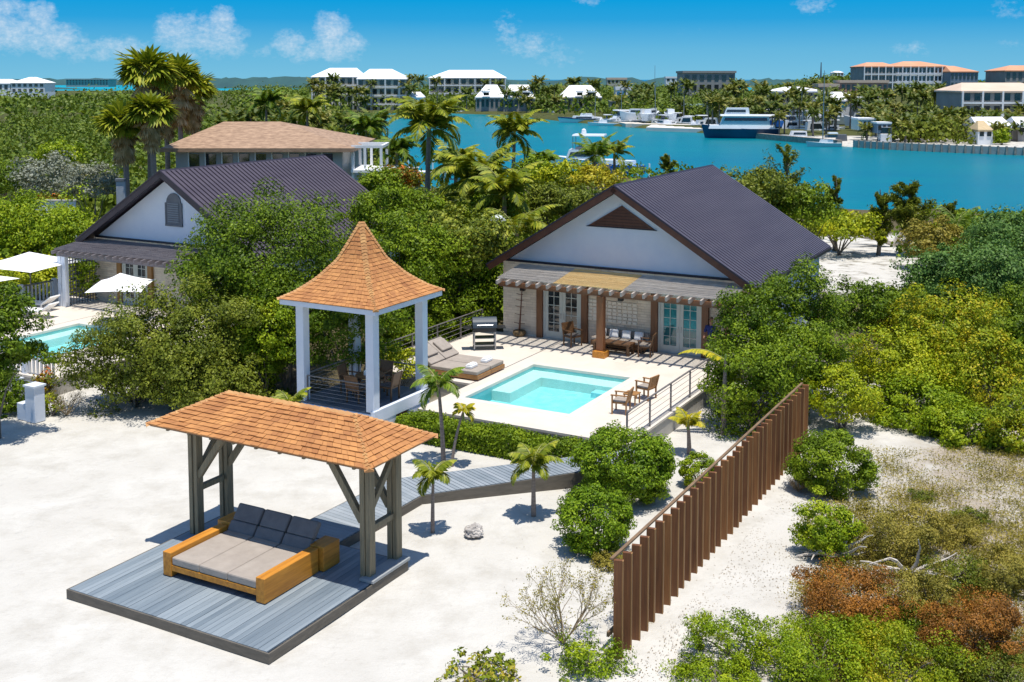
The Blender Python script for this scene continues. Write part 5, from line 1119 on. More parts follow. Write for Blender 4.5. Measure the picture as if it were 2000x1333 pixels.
def trunkmesh(name, base, Cc, rad, m_, parent, nb=9, seed=0, multi=False):
    r = random.Random(seed); m = MB(); b0 = Vector(base); top = Vector((0, 0, 0))
    idx = r.sample(range(len(Cc)), min(nb, len(Cc)))
    if not multi: fork = b0.lerp(top, .55)+Vector((r.uniform(-.1, .1), 0, 0)); m.tube([b0, b0.lerp(fork, .5)+Vector((.05, .03, 0)), fork], [rad, rad*.85, rad*.7], 7)
    for i in idx:
        e = Vector(Cc[i])*.88; s = fork if not multi else b0+Vector((r.uniform(-.15, .15), r.uniform(-.15, .15), 0)); mid = s.lerp(e, .5)+Vector((r.uniform(-.15, .15), r.uniform(-.15, .15), .12*e.length))
        m.tube([s, s.lerp(mid, .6), mid, e], [rad*.55, rad*.42, rad*.3, rad*.1], 5)
    return m.build(name, m_, parent)
SEED = [100]
def shrub(name, lab, cat, u, v, Y, rw, rh, leaf, size=None, clumps=None, per=None, group=None, dep=None, base='ground', cr=.33, low=-.75, trunk=True, multi=True, rad=None, irr=.25, dens=1.0, flat=.8, bark=None):
    if irr == .25: irr = .32
    if name == 'broadleaf_tree' and cat != 'tree': name = cat
    """crown measured as centre and half sizes (photo px) at real distance Y"""
    SEED[0] += 1
    rw *= 1.1; rh *= 1.08
    if Y is None:
        Y = G(u, v+rh*.96).y; Y += rw*pxm(Y)*.35
        low = min(low, -.85)
    p = at(u, v, Y); k = pxm(Y); rx = rw*k; rz_ = rh*k; ry = dep or rx*.9
    size = (size or max(.085, Y*.0032))*.80
    R_ = (rx*rx+ry*ry+rz_*rz_)**.5/1.73; clumps = clumps or int(min(150, 36+24*R_)); area = 4*math.pi*R_*R_
    per = per or int(max(14, min(340, dens*area*2.3/(size*size*.45)/clumps)))
    V, Cc = crown((rx, ry, rz_), size, clumps, per, SEED[0], cr, low, irr=irr, flat=flat)
    gz_ = zg(p.x, p.y)
    t = thing(name, lab, cat, (p.x, p.y, gz_), 0, group); off = p.z-gz_
    V = V+np.array([0, 0, off]); V[:, :, 2] = np.maximum(V[:, :, 2], .02)
    quadmesh('foliage', V, leaf, t)
    if trunk:
        Cc2 = Cc+0; o = trunkmesh('stem', (0, 0, -off), Cc2, rad or max(.05, R_*.055), bark or M_bark, t, 8, SEED[0], multi); o.location = (0, 0, off)
    return t
# ---- trees and bushes near the cottages, each measured on its own
T = shrub
L_round = leafmat('leaf_round_bush', (.06, .12, .004), (.15, .25, .008), (.31, .41, .018), cl=.4)
T('broadleaf_tree', 'large dark green tree in front of the far cottage roof', 'tree', 540, 520, 44.5, 150, 122, L_dark, irr=.35, multi=False)
T('broadleaf_tree', 'dark tree crown left of the large tree, overlapping the far cottage gable', 'tree', 420, 530, 45, 58, 50, L_dark, irr=.35)
T('broadleaf_tree', 'dark undergrowth tree directly behind the left gazebo post', 'tree', 560, 610, 42, 90, 80, L_dark)
T('broadleaf_tree', 'bright green bush between the olive bush and the left gazebo post', 'bush', 515, 650, 40.5, 55, 60, L_bright)
T('broadleaf_tree', 'dark green tree behind the gazebo interior', 'tree', 680, 650, 40.5, 85, 80, L_dark, dens=.8)
T('broadleaf_tree', 'mid green tree right of the gazebo peak', 'tree', 790, 500, 49, 85, 80, L_mid)
T('sea_grape', 'sea grape tree with yellowish leaves behind the near cottage front', 'tree', 905, 465, 52, 92, 52, leafmat('leaf_sea_grape', (.04, .075, .008), (.16, .20, .016), (.42, .42, .05)), size=.22)
T('broadleaf_tree', 'mid green tree between gazebo peak and pergola end', 'tree', 880, 560, 51.5, 85, 72, L_mid)
T('broadleaf_tree', 'green bush behind the lounge bed railing', 'bush', 800, 640, 48.2, 72, 58, L_mid)
T('broadleaf_tree', 'dark leafy tree at the left end of the near pergola', 'tree', 938, 585, 52.2, 42, 74, L_dark)
T('broadleaf_tree', 'bright bush growing behind the barbecue grill', 'bush', 885, 645, 50.6, 48, 30, L_bright)
T('yellow_bush', 'yellowish shrub seen through the right opening of the gazebo', 'bush', 775, 712, 41.5, 42, 30, L_ygreen, dens=.7)
T('broadleaf_tree', 'green tree crown behind the gazebo roof slope', 'tree', 740, 420, 55, 60, 55, L_mid)
T('broadleaf_tree', 'green bushy tree right of the far cottage roof end', 'tree', 800, 425, 62, 70, 45, L_mid)
T('olive_bush', 'broad olive green bush hiding the small far pool', 'bush', 262, 708, None, 104, 96, L_olive, irr=.4, size=.13)
T('olive_bush', 'tall olive green bush right of the tilted parasol', 'bush', 385, 670, 40.5, 112, 100, L_olive, irr=.4, size=.13)
T('olive_bush', 'low olive bush reaching the pavilion roof corner', 'bush', 410, 758, None, 100, 62, L_olive, irr=.4, size=.12)
T('olive_bush', 'green bush above the left end of the pavilion ridge', 'bush', 490, 712, None, 66, 74, L_mid, irr=.3)
T('frangipani_tree', 'dark leafy tree with pale blossoms at the left edge of the photo', 'tree', -16, 668, 36.5, 82, 112, L_dark, irr=.3, size=.14, dens=1.4)
T('broadleaf_tree', 'lower dark bush at the left edge above the shaded sand', 'bush', 8, 770, None, 46, 40, L_dark)
T('croton_shrub', 'small red leaved shrub in front of the picket railing', 'shrub', 86, 752, None, 20, 26, L_redfl, dens=.8)
T('fern_shrub', 'small yellow green shrub beside the stepped pillar', 'shrub', 98, 790, None, 22, 22, L_ygreen, dens=.6)
T('broadleaf_tree', 'dense green hedge behind the picket railing at far left', 'hedge', 60, 550, 60, 95, 36, L_ygreen)
T('broadleaf_tree', 'wide bright green bush left of the far cottage roof', 'bush', 50, 455, 68, 95, 62, L_bright)
T('broadleaf_tree', 'green climbing bush against the left roof slope of the far cottage', 'bush', 150, 455, 63, 62, 45, L_bright)
T('bougainvillea', 'shrub with coral red blossoms below the silver bush', 'shrub', 90, 410, 76, 45, 22, L_redfl)
T('silver_bush', 'silver grey bush, left one beside the yellow green tree', 'bush', 95, 345, 86, 58, 38, L_grey, dens=.7)
T('silver_bush', 'silver grey bush, right one nearer the roof', 'bush', 180, 355, 84, 48, 38, L_grey, dens=.7)
T('broadleaf_tree', 'rounded dark bush at the left edge beside the silver bush', 'bush', 15, 350, 88, 42, 32, L_dark)
T('broadleaf_tree', 'vivid yellow green tree left of the fan palms', 'tree', 118, 305, 100, 44, 26, L_bright)
T('yellow_bush', 'small yellow bush at the foot of the vivid green tree', 'bush', 145, 335, 90, 22, 12, L_yellow)
T('broadleaf_tree', 'green vine mass climbing the grey trellis', 'vine', 168, 540, 55.8, 24, 32, L_mid, dens=.6, dep=.3, trunk=False)
# right of the terrace
T('broadleaf_tree', 'tall dark green tree right of the near cottage roof eave', 'tree', 1548, 612, 41.5, 78, 82, L_dark, irr=.32)
T('broadleaf_tree', 'dark green tree hiding the right end of the pergola', 'tree', 1462, 640, 39.5, 60, 80, L_dark, irr=.3)
T('broadleaf_tree', 'full green tree at the terrace corner above the far fence end', 'tree', 1475, 755, 37.8, 92, 108, L_mid, irr=.25)
T('broadleaf_tree', 'mid green tree behind the far end of the board fence', 'tree', 1570, 700, 39.5, 75, 78, L_mid)
T('yellow_bush', 'yellow green bush just right of the far fence end', 'bush', 1645, 775, 37.5, 62, 58, L_ygreen)
T('broadleaf_tree', 'dark tree behind the yellow green bushes right of centre', 'tree', 1690, 612, 45, 64, 50, L_dark)
T('broadleaf_tree', 'olive brown tinted bush between dark tree and orange tinted tree', 'bush', 1740, 640, 45, 48, 48, L_gold, dens=.8)
T('ygreen_tree', 'bright yellow green tree with orange tips, largest on the right', 'tree', 1838, 645, 43, 95, 72, L_ogreen, irr=.3)
T('ygreen_tree', 'yellow green tree spreading over the sandy clearing', 'tree', 1745, 720, 40.5, 90, 58, L_ygreen, irr=.35)
T('ygreen_tree', 'bright green tree below the largest orange tipped tree', 'tree', 1790, 800, 38.5, 88, 62, L_bright, irr=.3)
T('ygreen_tree', 'yellow green tree with golden tips near the right edge', 'tree', 1925, 735, 40, 90, 85, L_ogreen, irr=.3)
T('ygreen_tree', 'low bright green tree above the sandy litter', 'tree', 1880, 840, 36.5, 72, 58, L_bright, irr=.3)
T('ygreen_tree', 'rust tipped green bush at the right edge above the litter', 'bush', 1975, 850, 35.5, 50, 60, L_ogreen, irr=.3)
T('broadleaf_tree', 'dark green tree filling the right edge behind the yellow trees', 'tree', 1985, 640, 47, 75, 75, L_dark)
T('blue_green_tree', 'blue green feathery tree at the right edge', 'tree', 1945, 540, 53, 95, 62, L_blue)
T('blue_green_tree', 'blue green tree above the orange tipped tree', 'tree', 1835, 545, 54, 72, 45, L_blue)
T('blue_green_tree', 'dull green tree on the right just below the waterline', 'tree', 1965, 465, 66, 70, 42, L_blue)
T('broadleaf_tree', 'dark bush behind the tall tree at the cleared sand', 'bush', 1750, 590, 52, 55, 30, L_dark)
T('broadleaf_tree', 'pale olive bush right of the cleared sand', 'bush', 1820, 470, 70, 48, 40, L_gold)
T('broadleaf_tree', 'olive green tree behind the near cottage ridge end', 'tree', 1480, 378, 66, 72, 42, L_olive)
T('broadleaf_tree', 'green tree right of the near cottage roof slope', 'tree', 1560, 405, 66, 62, 45, L_mid)
T('yellow_bush', 'yellow bush at the edge of the cleared sand behind the near cottage', 'bush', 1640, 442, 76, 66, 24, L_ygreen)
T('yellow_bush', 'bright yellow green bush behind the left slope of the near roof', 'bush', 1100, 345, 82, 52, 26, L_ygreen)
T('yellow_bush', 'yellow bush touching the near cottage ridge from behind', 'bush', 1165, 350, 80, 40, 22, L_yellow)
T('broadleaf_tree', 'green tree left of the bright yellow green bush', 'tree', 1045, 345, 84, 45, 30, L_mid)
T('broadleaf_tree', 'olive bush behind the left roof slope of the near cottage', 'bush', 1090, 400, 66, 70, 36, L_olive)
T('broadleaf_tree', 'green bush right of the far cottage roof', 'bush', 745, 360, 74, 42, 28, L_mid)
T('broadleaf_tree', 'reddish green bush under the dock posts', 'bush', 780, 350, 82, 40, 22, L_redfl)
T('broadleaf_tree', 'green scrub bush below the palms in the middle distance', 'bush', 960, 410, 64, 55, 36, L_mid)
T('broadleaf_tree', 'low green bush behind the palm trunks', 'bush', 890, 395, 72, 50, 30, L_olive)
# foreground bushes
T('round_bush', 'large round glossy green bush beside the boardwalk end', 'bush', 1218, 908, None, 97, 76, L_round, size=.09, irr=.10, cr=.20, flat=.95, dens=1.5, clumps=150)
T('round_bush', 'round glossy green bush in front of the boardwalk', 'bush', 1160, 1018, None, 74, 65, L_round, size=.085, irr=.12, cr=.22, flat=.95, dens=1.5, clumps=120)
T('round_bush', 'small round green bush behind the board fence', 'bush', 1362, 920, None, 36, 34, L_bright, size=.08, irr=.12, cr=.25)
T('round_bush', 'round green bush right of the fence, upper of two', 'bush', 1626, 906, None, 80, 62, L_mid, size=.085, irr=.12, cr=.22, flat=.95, dens=1.4, clumps=110)
T('round_bush', 'smaller green bush right of the fence, lower of two', 'bush', 1612, 1030, None, 60, 58, L_bright, size=.08, irr=.3, cr=.26)
T('yellow_bush', 'tiny yellow green shrub under the lower fence side bush', 'shrub', 1632, 1085, None, 26, 22, L_bright, size=.06, dens=.5)
T('gold_shrub', 'spreading dry gold shrub right of the lower fence side bush', 'shrub', 1765, 1045, None, 92, 48, L_gold, size=.06, dens=.75, irr=.4)
T('rust_shrub', 'rust orange shrub at the edge of the sand path', 'shrub', 1655, 1165, None, 92, 58, L_orange, size=.055, dens=.95, irr=.4)
T('rust_shrub', 'bright orange brown shrub low on the right', 'shrub', 1895, 1235, None, 98, 62, L_orange, size=.055, dens=.95, irr=.4)
T('gold_shrub', 'olive gold shrub between the two rust coloured shrubs', 'shrub', 1790, 1170, None, 70, 52, L_gold, size=.055, dens=.75, irr=.4)
T('gold_shrub', 'faded gold shrub at the right edge among litter', 'shrub', 1960, 1120, None, 72, 42, L_gold, size=.055, dens=.75, irr=.4)
T('leafy_shrub', 'loose bright green shrub left of the bottom right thicket', 'shrub', 1440, 1245, None, 92, 55, L_bright, size=.06, dens=.42, irr=.45, cr=.22)
T('leafy_shrub', 'fresh green thicket along the bottom right edge', 'shrub', 1600, 1275, None, 110, 58, L_bright, size=.06, dens=.6, irr=.35)
T('leafy_shrub', 'green and orange thicket in the bottom right corner', 'shrub', 1770, 1295, None, 115, 52, L_ogreen, size=.06, dens=.6, irr=.35)
T('leafy_shrub', 'dull green shrub in the far bottom right corner', 'shrub', 1950, 1325, None, 75, 38, L_olive, size=.06, dens=.6)
T('leafy_shrub', 'green leafy shrub at the bottom edge below the fence start', 'shrub', 1395, 1325, None, 90, 30, L_bright, size=.06, dens=.5)
T('leafy_shrub', 'low green shrub in front of the first fence boards', 'shrub', 1150, 1285, None, 72, 34, L_bright, size=.075, dens=.42, irr=.4)
T('sea_grape', 'sea grape shrub with round leaves at the bottom edge', 'shrub', 935, 1310, None, 68, 24, leafmat('leaf_sea_grape2', (.05, .10, .008), (.22, .27, .018), (.50, .34, .04)), size=.12, dens=.35, irr=.35, cr=.22)
T('leafy_shrub', 'sparse olive sprig hanging before the first fence board', 'shrub', 1225, 1160, 23.9, 34, 62, L_gold, size=.055, dens=.16, irr=.4, dep=.35)
T('yellow_bush', 'dry yellow tuft between round bush and fence', 'shrub', 1195, 1098, None, 34, 14, L_gold, size=.055, dens=.6)
T('leafy_shrub', 'low green shrub among the litter at the right edge', 'shrub', 1900, 1010, None, 34, 12, L_olive, size=.06, dens=.4, irr=.4)
T('leafy_shrub', 'small dull green tuft right of the upper fence side bush', 'shrub', 1800, 970, None, 26, 10, L_olive, size=.06, dens=.4, irr=.4)
T('leafy_shrub', 'green shrub between rust shrub and bottom thicket', 'shrub', 1720, 1235, None, 62, 30, L_bright, size=.06, dens=.5, irr=.4)
T('leafy_shrub', 'olive green shrub right of the driftwood', 'shrub', 1870, 1130, None, 60, 34, L_olive, size=.06, dens=.45, irr=.4)
T('gold_shrub', 'wispy gold shrub behind the spreading gold shrub', 'shrub', 1860, 1040, None, 52, 26, L_gold, size=.05, dens=.75, irr=.4)
T('leafy_shrub', 'mixed green shrub left of the bright orange brown shrub', 'shrub', 1790, 1215, None, 46, 30, L_mid, size=.06, dens=.5, irr=.4)
# clipped hedge in front of the terrace wall
hg = thing('hedge', 'low clipped green hedge along the front of the pool terrace', 'hedge', (*W(-18.0, 30.6), 0), ROT)
n = 26000; P = np.stack([rng.uniform(-3.1, 3.4, n), rng.uniform(-.45, .45, n), rng.uniform(.03, .72, n)], 1)
k = rng.integers(0, 3, n); P[:, 2] = np.where(k == 0, .68+rng.normal(0, .05, n)+.07*np.sin(P[:, 0]*2.2), P[:, 2]); P[:, 1] = np.where(k == 1, -.45+rng.normal(0, .05, n), P[:, 1])
N = np.stack([0*P[:, 0], np.where(k == 1, -1., 0), np.where(k == 0, 1., .3)], 1); quadmesh('foliage', leaves(P, N, .085), L_mid, hg)
m = MB()
for i in range(14): x = -3+i*.47; m.tube([(x, 0, 0), (x+.05, .02, .5)], .015, 5)
m.build('stem', M_bark, hg)
# bare twiggy shrubs
def twiggy(lab, u, v, h, wdt, seed, leaf=None, nl=500, lsize=.045, cat='shrub', name='twiggy_shrub'):
    r = random.Random(seed); p = G(u, v); t = thing(name, lab, cat, p); m_ = MB(); tips = []
    def br(s, d, L, rd, lev):
        pts = [s]; q = s.copy(); dd = d.copy()
        for j in range(3): dd = (dd+Vector((r.uniform(-.25, .25), r.uniform(-.25, .25), r.uniform(-.1, .15)))).normalized(); q = q+dd*L/3; pts.append(q.copy())
        m_.tube(pts, [rd, rd*.85, rd*.7, rd*.5], 3 if lev > 1 else 4, False)
        if lev < 3:
            for _ in range(3 if lev else 3): br(pts[r.choice((2, 3))], (dd+Vector((r.uniform(-.75, .75), r.uniform(-.75, .75), r.uniform(-.2, .6)))).normalized(), L*r.uniform(.45, .75), rd*.55, lev+1)
        else: tips.extend(pts[1:])
    for k in range(15):
        a = 6.28*k/15+r.uniform(-.2, .2); br(Vector((0, 0, 0)), Vector((math.cos(a)*wdt, math.sin(a)*wdt*.8, 1)).normalized(), h*.5, .016, 0)
    m_.build('branches', M_twig, t)
    if leaf:
        tp = np.array([tuple(r.choice(tips)) for _ in range(nl)])+rng.normal(0, .04, (nl, 3)); quadmesh('foliage', leaves(tp, np.tile([0, 0, .5], (nl, 1)), lsize), leaf, t)
    return t
twiggy('nearly leafless brown twiggy shrub on the sand near the fence start', 1100, 1258, 1.75, .8, 5, L_gold, 3000, .04)
twiggy('bare grey twiggy shrub at the left foot of the olive bush', 130, 812, 1.0, .9, 8, L_gold, 250, .04)
twiggy('dark dry twigs beside the upper fence side bush', 1560, 960, .5, 1.0, 12)
# ---------------------------------------------------------------- palms
def frond(L, droop, nl, wl, rise=.9, seed=0, lw=.03):
    """arching frond with leaflets; grows along +x. returns quads and rachis points"""
    r = np.random.default_rng(seed); pts = []; ang = math.atan(rise); x = z = 0; n_ = 14
    for i in range(n_+1):
        pts.append((x, z)); a = ang-droop*(i/n_)**1.25; x += L/n_*math.cos(a); z += L/n_*math.sin(a)
    pts = np.array(pts); Q = []
    for i in range(nl):
        s = .1+.9*i/nl; k_ = s*n_; a = int(min(k_, n_-1)); f = k_-a; p = pts[a]*(1-f)+pts[a+1]*f; d = pts[a+1]-pts[a]; d /= np.linalg.norm(d)
        l = wl*math.sin(math.pi*min(1, .18+.82*s)**.8)*r.uniform(.85, 1.15)+.05
        for sg in (-1, 1):
            P0 = np.array([p[0], 0, p[1]]); dr = np.array([d[0]*.55, sg*.8, d[1]*.55-.35-.3*r.random()]); dr /= np.linalg.norm(dr)
            tip = P0+dr*l; mid = P0+dr*l*.5+np.array([0, 0, .05*l]); sd_ = np.array([d[0], 0, d[1]])*lw*(1+.5*r.random())
            Q.append([P0-sd_*.6, mid-sd_, tip, mid+sd_])
    return np.array(Q), pts
def palm_mesh(nf, L, wl, nl, leaf, seed, droop=(1.1, 2.2), rise=(.2, 2.2), lw=.03, stem=.02, nm='crown'):
    r = random.Random(seed); Qs = []; rm = MB()
    for i in range(nf):
        a = 2.4*i+r.uniform(-.25, .25); f = i/max(1, nf-1)
        Q, pts = frond(L*r.uniform(.8, 1.1), droop[0]+(droop[1]-droop[0])*f*r.uniform(.8, 1.1), nl, wl, rise[1]+(rise[0]-rise[1])*f, seed*50+i, lw)
        c, s = math.cos(a), math.sin(a); Rm = np.array([[c, -s, 0], [s, c, 0], [0, 0, 1]]); Qs.append(Q @ Rm.T)
        rm.tube([Rm @ np.array([x, 0, z]) for x, z in pts[::2]], [stem*(1-.8*j/(len(pts[::2])-1)) for j in range(len(pts[::2]))], 4, False)
    return np.vstack(Qs), rm
def palm(lab, u, v, ucrown, vcrown, L, leaf, nf=11, nl=26, wl=.35, trunk=.07, seed=1, name='young_palm', ground=None, lw=.03, cm=None, droop=(1.1, 2.2), rise=(.2, 2.2), group=None, p=None, Y=None):
    p = p or G(u, v, 0); gz_ = zg(p[0], p[1]); p = Vector((p[0], p[1], gz_)); top = at(ucrown, vcrown, p.y)
    t = thing(name, lab, 'palm', p, 0, group); tp = top-p
    n_ = 7; pts = [Vector((tp.x*(k/n_)**1.6, tp.y*(k/n_), tp.z*k/n_)) for k in range(n_+1)]
    MB().tube(pts, [trunk*(1.35-.6*k/n_) for k in range(n_+1)], 8).build('trunk', M_palmtrunk, t)
    MB().tube([pts[-1]-Vector((0, 0, min(.5, tp.z*.15))), pts[-1]+Vector((0, 0, .12*L))], [trunk*.95, trunk*.5], 8).build('crownshaft', cm or mat('green_crownshaft', (.10, .17, .03), (.2, .28, .06), .5), t)
    Q, rm = palm_mesh(nf, L, wl, nl, leaf, seed, lw=lw, droop=droop, rise=rise); Q = Q+np.array(tuple(tp))
    quadmesh('fronds', Q, leaf, t); o = rm.build('frond_rib', mat('frond_rib', (.22, .24, .06), (.4, .38, .12), .6), t); o.location = tp
    return t
palm('slender young palm with drooping fronds, tallest one left of the pool', 866, 905, 856, 752, 1.15, L_palmdk, 8, 30, .34, .06, 3, droop=(1.3, 2.6))
palm('thin leaning young palm with yellowish top beside the tallest young palm', 883, 912, 905, 803, .55, L_palmyl, 6, 20, .22, .04, 4, droop=(1.2, 2.8))
palm('small young palm in front of the boardwalk bend', 845, 1040, 846, 928, .78, L_palm, 8, 26, .28, .045, 5, droop=(1.4, 2.8))
palm('young palm with spreading fronds in front of the boardwalk middle', 1042, 1010, 1042, 905, .95, L_palm, 13, 28, .32, .055, 6, droop=(1.0, 2.2))
palm('yellow leaved young palm below the terrace railing', 1346, 888, 1344, 830, .75, L_palmyl, 7, 24, .30, .06, 7, droop=(.8, 2.0), rise=(.9, 2.6))
palm('low green palm beneath the left gazebo post', 565, 800, 566, 790, .9, L_palm, 8, 22, .3, .05, 8, p=W(-23.9, 27.2))
# loose yellow frond hanging over the doorway at right belongs to a palm hidden in the trees
yf = palm('palm with one yellow frond arching across the right glass door', 0, 0, 1412, 705, 1.9, L_palmyl, 1, 40, .30, .07, 9, p=at(1412, 860, 37.0)[:2], droop=(1.3, 1.5), rise=(.75, .8)); yf.rotation_euler = (0, 0, math.pi)
palm('small dark palm standing on the right bank before the water', 0, 0, 1870, 440, 2.4, L_palmdk, 10, 22, .6, .12, 10, p=at(1870, 470, 78)[:2])
palm('tall coconut palm rising over the lagoon between the two cottages', 832, 400, 838, 252, 3.6, L_palm, 20, 38, .95, .17, 11, name='coconut_palm', p=at(832, 400, 68)[:2], lw=.07, rise=(-.1, 4.0), droop=(1.5, 2.5))
palm('coconut palm with leaning crown right of the tallest coconut palm', 0, 0, 1005, 262, 3.2, L_palm, 17, 34, .9, .16, 12, name='coconut_palm', p=at(1000, 340, 88)[:2], lw=.08, rise=(-.1, 3.6), droop=(1.4, 2.4))
palm('coconut palm with long upright fronds in front of the yellow bush', 0, 0, 932, 365, 4.0, L_palm, 20, 38, 1.0, .18, 13, name='coconut_palm', p=at(930, 420, 66)[:2], lw=.07, rise=(0, 4.5), droop=(1.3, 2.4))
palm('low feathery palm at the foot of the near cottage left roof slope', 0, 0, 1010, 455, 2.9, L_palm, 12, 28, .8, .15, 14, name='coconut_palm', p=at(1010, 470, 56)[:2], lw=.05, rise=(.3, 2.2), droop=(1.4, 2.8))
palm('low golden palm behind the sea grape tree', 0, 0, 850, 410, 2.6, L_palm, 11, 26, .7, .15, 15, name='coconut_palm', p=at(850, 440, 66)[:2], lw=.05, rise=(.2, 2.0), droop=(1.4, 2.8))
palm('short palm behind the near cottage left roof slope', 0, 0, 1070, 400, 2.2, L_palm, 10, 24, .7, .15, 16, name='coconut_palm', p=at(1070, 420, 68)[:2], lw=.05, rise=(.2, 2.0), droop=(1.3, 2.6))
palm('palm in front of the white sport fishing boat', 0, 0, 1162, 305, 3.0, L_palmdk, 13, 26, .75, .16, 17, name='coconut_palm', p=at(1165, 345, 100)[:2], lw=.07, rise=(-.1, 2.8), droop=(1.0, 2.1))
palm('palm right of the one before the white sport fishing boat', 0, 0, 1200, 300, 2.6, L_palm, 11, 26, .7, .15, 18, name='coconut_palm', p=at(1200, 345, 104)[:2], lw=.07, rise=(0, 2.6), droop=(1.0, 2.1))
for (lab, uc, vc, vb, Y, L, leaf, sd) in (('coconut palm left of the tallest coconut palm near the dock', 775, 300, 360, 92, 2.8, L_palmdk, 51), ('coconut palm between the tallest coconut palm and the long frond palm', 890, 325, 370, 78, 3.0, L_palm, 52),
    ('bushy low coconut palm right of the long frond palm', 985, 385, 420, 62, 3.0, L_palm, 53), ('coconut palm at the water edge right of the leaning crown palm', 1055, 322, 350, 98, 2.4, L_palmdk, 54), ('dark coconut palm at the right end of the tan roof', 715, 255, 330, 105, 3.0, L_palmdk, 55), ('coconut palm rising above the tan roof ridge', 600, 218, 300, 112, 3.0, L_palm, 56), ('dark coconut palm left above the tan roof', 520, 205, 300, 116, 3.0, L_palmdk, 57)):
    palm(lab, 0, 0, uc, vc, L, leaf, 15, 30, .85, .15, sd, name='coconut_palm', p=at(uc, vb, Y)[:2], lw=.09, rise=(-.1, 3.4), droop=(1.35, 2.5))
def fan_palm(lab, u, vbase, vtop, Y, R_, seed, skirt=1.0, nl=46):
    r = random.Random(seed); p = at(u, vbase, Y); gz_ = zg(p.x, p.y); top = at(u, vtop, Y); H_ = top.z-gz_
    t = thing('fan_palm', lab, 'palm', (p.x, p.y, gz_), 0, 'fan palms left of the tan roof'); MB().tube([(0, 0, 0), (.1, 0, H_*.5), (0, 0, H_)], [.28, .22, .2], 8).build('trunk', M_palmtrunk, t)
    def fans(n_, z0, z1, rad_, up, leaf, nm, dr):
        Q = []
        for i in range(n_):
            a = 2.4*i+r.uniform(-.3, .3); f = i/n_; el_ = up[0]+(up[1]-up[0])*f+r.uniform(-.15, .15); L = rad_*r.uniform(.75, 1.1)
            d = np.array([math.cos(a)*math.cos(el_), math.sin(a)*math.cos(el_), math.sin(el_)]); c = np.array([0, 0, z0+(z1-z0)*f])+d*L*.55
            side = np.array([-math.sin(a), math.cos(a), 0]); nup = np.cross(side, d)
            for k in range(11):
                th = -1.35+2.7*k/10; dd = d*math.cos(th)+side*math.sin(th)-nup*.0; dd = dd+np.array([0, 0, -dr*abs(math.sin(th))-.1]); dd /= np.linalg.norm(dd); l = L*.62
                s2 = (side*math.cos(th)-d*math.sin(th))*l*.11; Q.append([c-s2*.2, c+dd*l*.55-s2, c+dd*l+np.array([0, 0, -.12*l]), c+dd*l*.55+s2])
            s2 = side*.04; Q.append([np.array([0, 0, z0+(z1-z0)*f])-s2, c-s2, c+s2, np.array([0, 0, z0+(z1-z0)*f])+s2])
        quadmesh(nm, np.array(Q), leaf, t)
    fans(nl, H_-.5, H_+.4, R_, (1.35, -.6), L_palm, 'crown', .7)
    fans(int(nl*.9), H_-2.2*skirt, H_-.3, R_*.66, (-1.25, -.55), L_skirt, 'dead_skirt', .3)
fan_palm('tallest fan palm with shaggy brown skirt left of the tan roof', 292, 335, 138, 84, 2.3, 3)
fan_palm('fan palm with ragged brown skirt right of the tallest fan palm', 352, 300, 150, 92, 2.3, 4, 1.3)
fan_palm('fan palm tucked between the two tall fan palms', 325, 300, 178, 95, 2.2, 6, 1.3)
fan_palm('fan palm at the right end of the fan palm cluster above the tan roof corner', 378, 300, 172, 97, 2.2, 8, 1.2)
fan_palm('low fan palm in front of the fan palm cluster', 298, 330, 215, 80, 1.9, 9, .8)
fan_palm('shorter fan palm with yellow drooping leaves left of the tallest one', 245, 355, 240, 82, 2.1, 5, .8)
# ---------------------------------------------------------------- casuarinas on the near bank
def casuarina(lab, u, v, Y, rw, rh, leaf, seed, n=9000, dens=1.0, sz=.30):
    p = at(u, v, Y); k = pxm(Y); gz_ = zg(p.x, p.y); t = thing('casuarina', lab, 'tree', (p.x, p.y, gz_), 0, 'casuarina trees on the near bank'); off = p.z-gz_
    r = np.random.default_rng(seed); nb = 34; m_ = MB(); Q = []; H_ = off+rh*k
    m_.tube([(0, 0, 0), (.2, 0, H_*.5), (0, 0, H_*.95)], [.16, .10, .03], 6)
    for i in range(nb):
        a = r.uniform(0, 6.28); z0 = H_*r.uniform(.15, .9); L = rw*k*r.uniform(.5, 1.15)*(1.15-.5*z0/H_); d = Vector((math.cos(a), math.sin(a), r.uniform(.5, 1.3))).normalized(); e = Vector((0, 0, z0))+d*L
        m_.tube([(0, 0, z0), tuple(e)], [.04, .012], 4, False)
        q = int(n*dens/nb); f = r.uniform(.25, 1.1, (q, 1)); C_ = np.array([0, 0, z0])+np.array(tuple(d))*L*f+r.normal(0, .18, (q, 3))*(L*.5); Q.append(C_)
    C_ = np.vstack(Q); m_.build('branches', M_bark, t); quadmesh('foliage', leaves(C_, np.tile([0, 0, .3], (len(C_), 1)), sz, .22), leaf, t)
casuarina('wispy casuarina with bare brown twigs left of the other bank trees', 1535, 330, 68, 62, 60, L_olive, 1, 2600)
casuarina('narrow dark casuarina right of the wispy one', 1632, 385, 78, 30, 48, L_olive, 2, 8000)
casuarina('dark casuarina, left of the pair beside the cleared sand', 1718, 405, 76, 28, 42, L_olive, 3, 7000)
casuarina('broad brownish casuarina, right of the pair beside the cleared sand', 1775, 400, 76, 46, 50, L_olive, 4, 13000)
casuarina('small dark casuarina rising behind the near cottage ridge', 1307, 325, 95, 26, 30, L_olive, 5, 5000)
casuarina('sparse low casuarina at the right end of the bank', 1850, 425, 84, 26, 24, L_olive, 6, 3000)
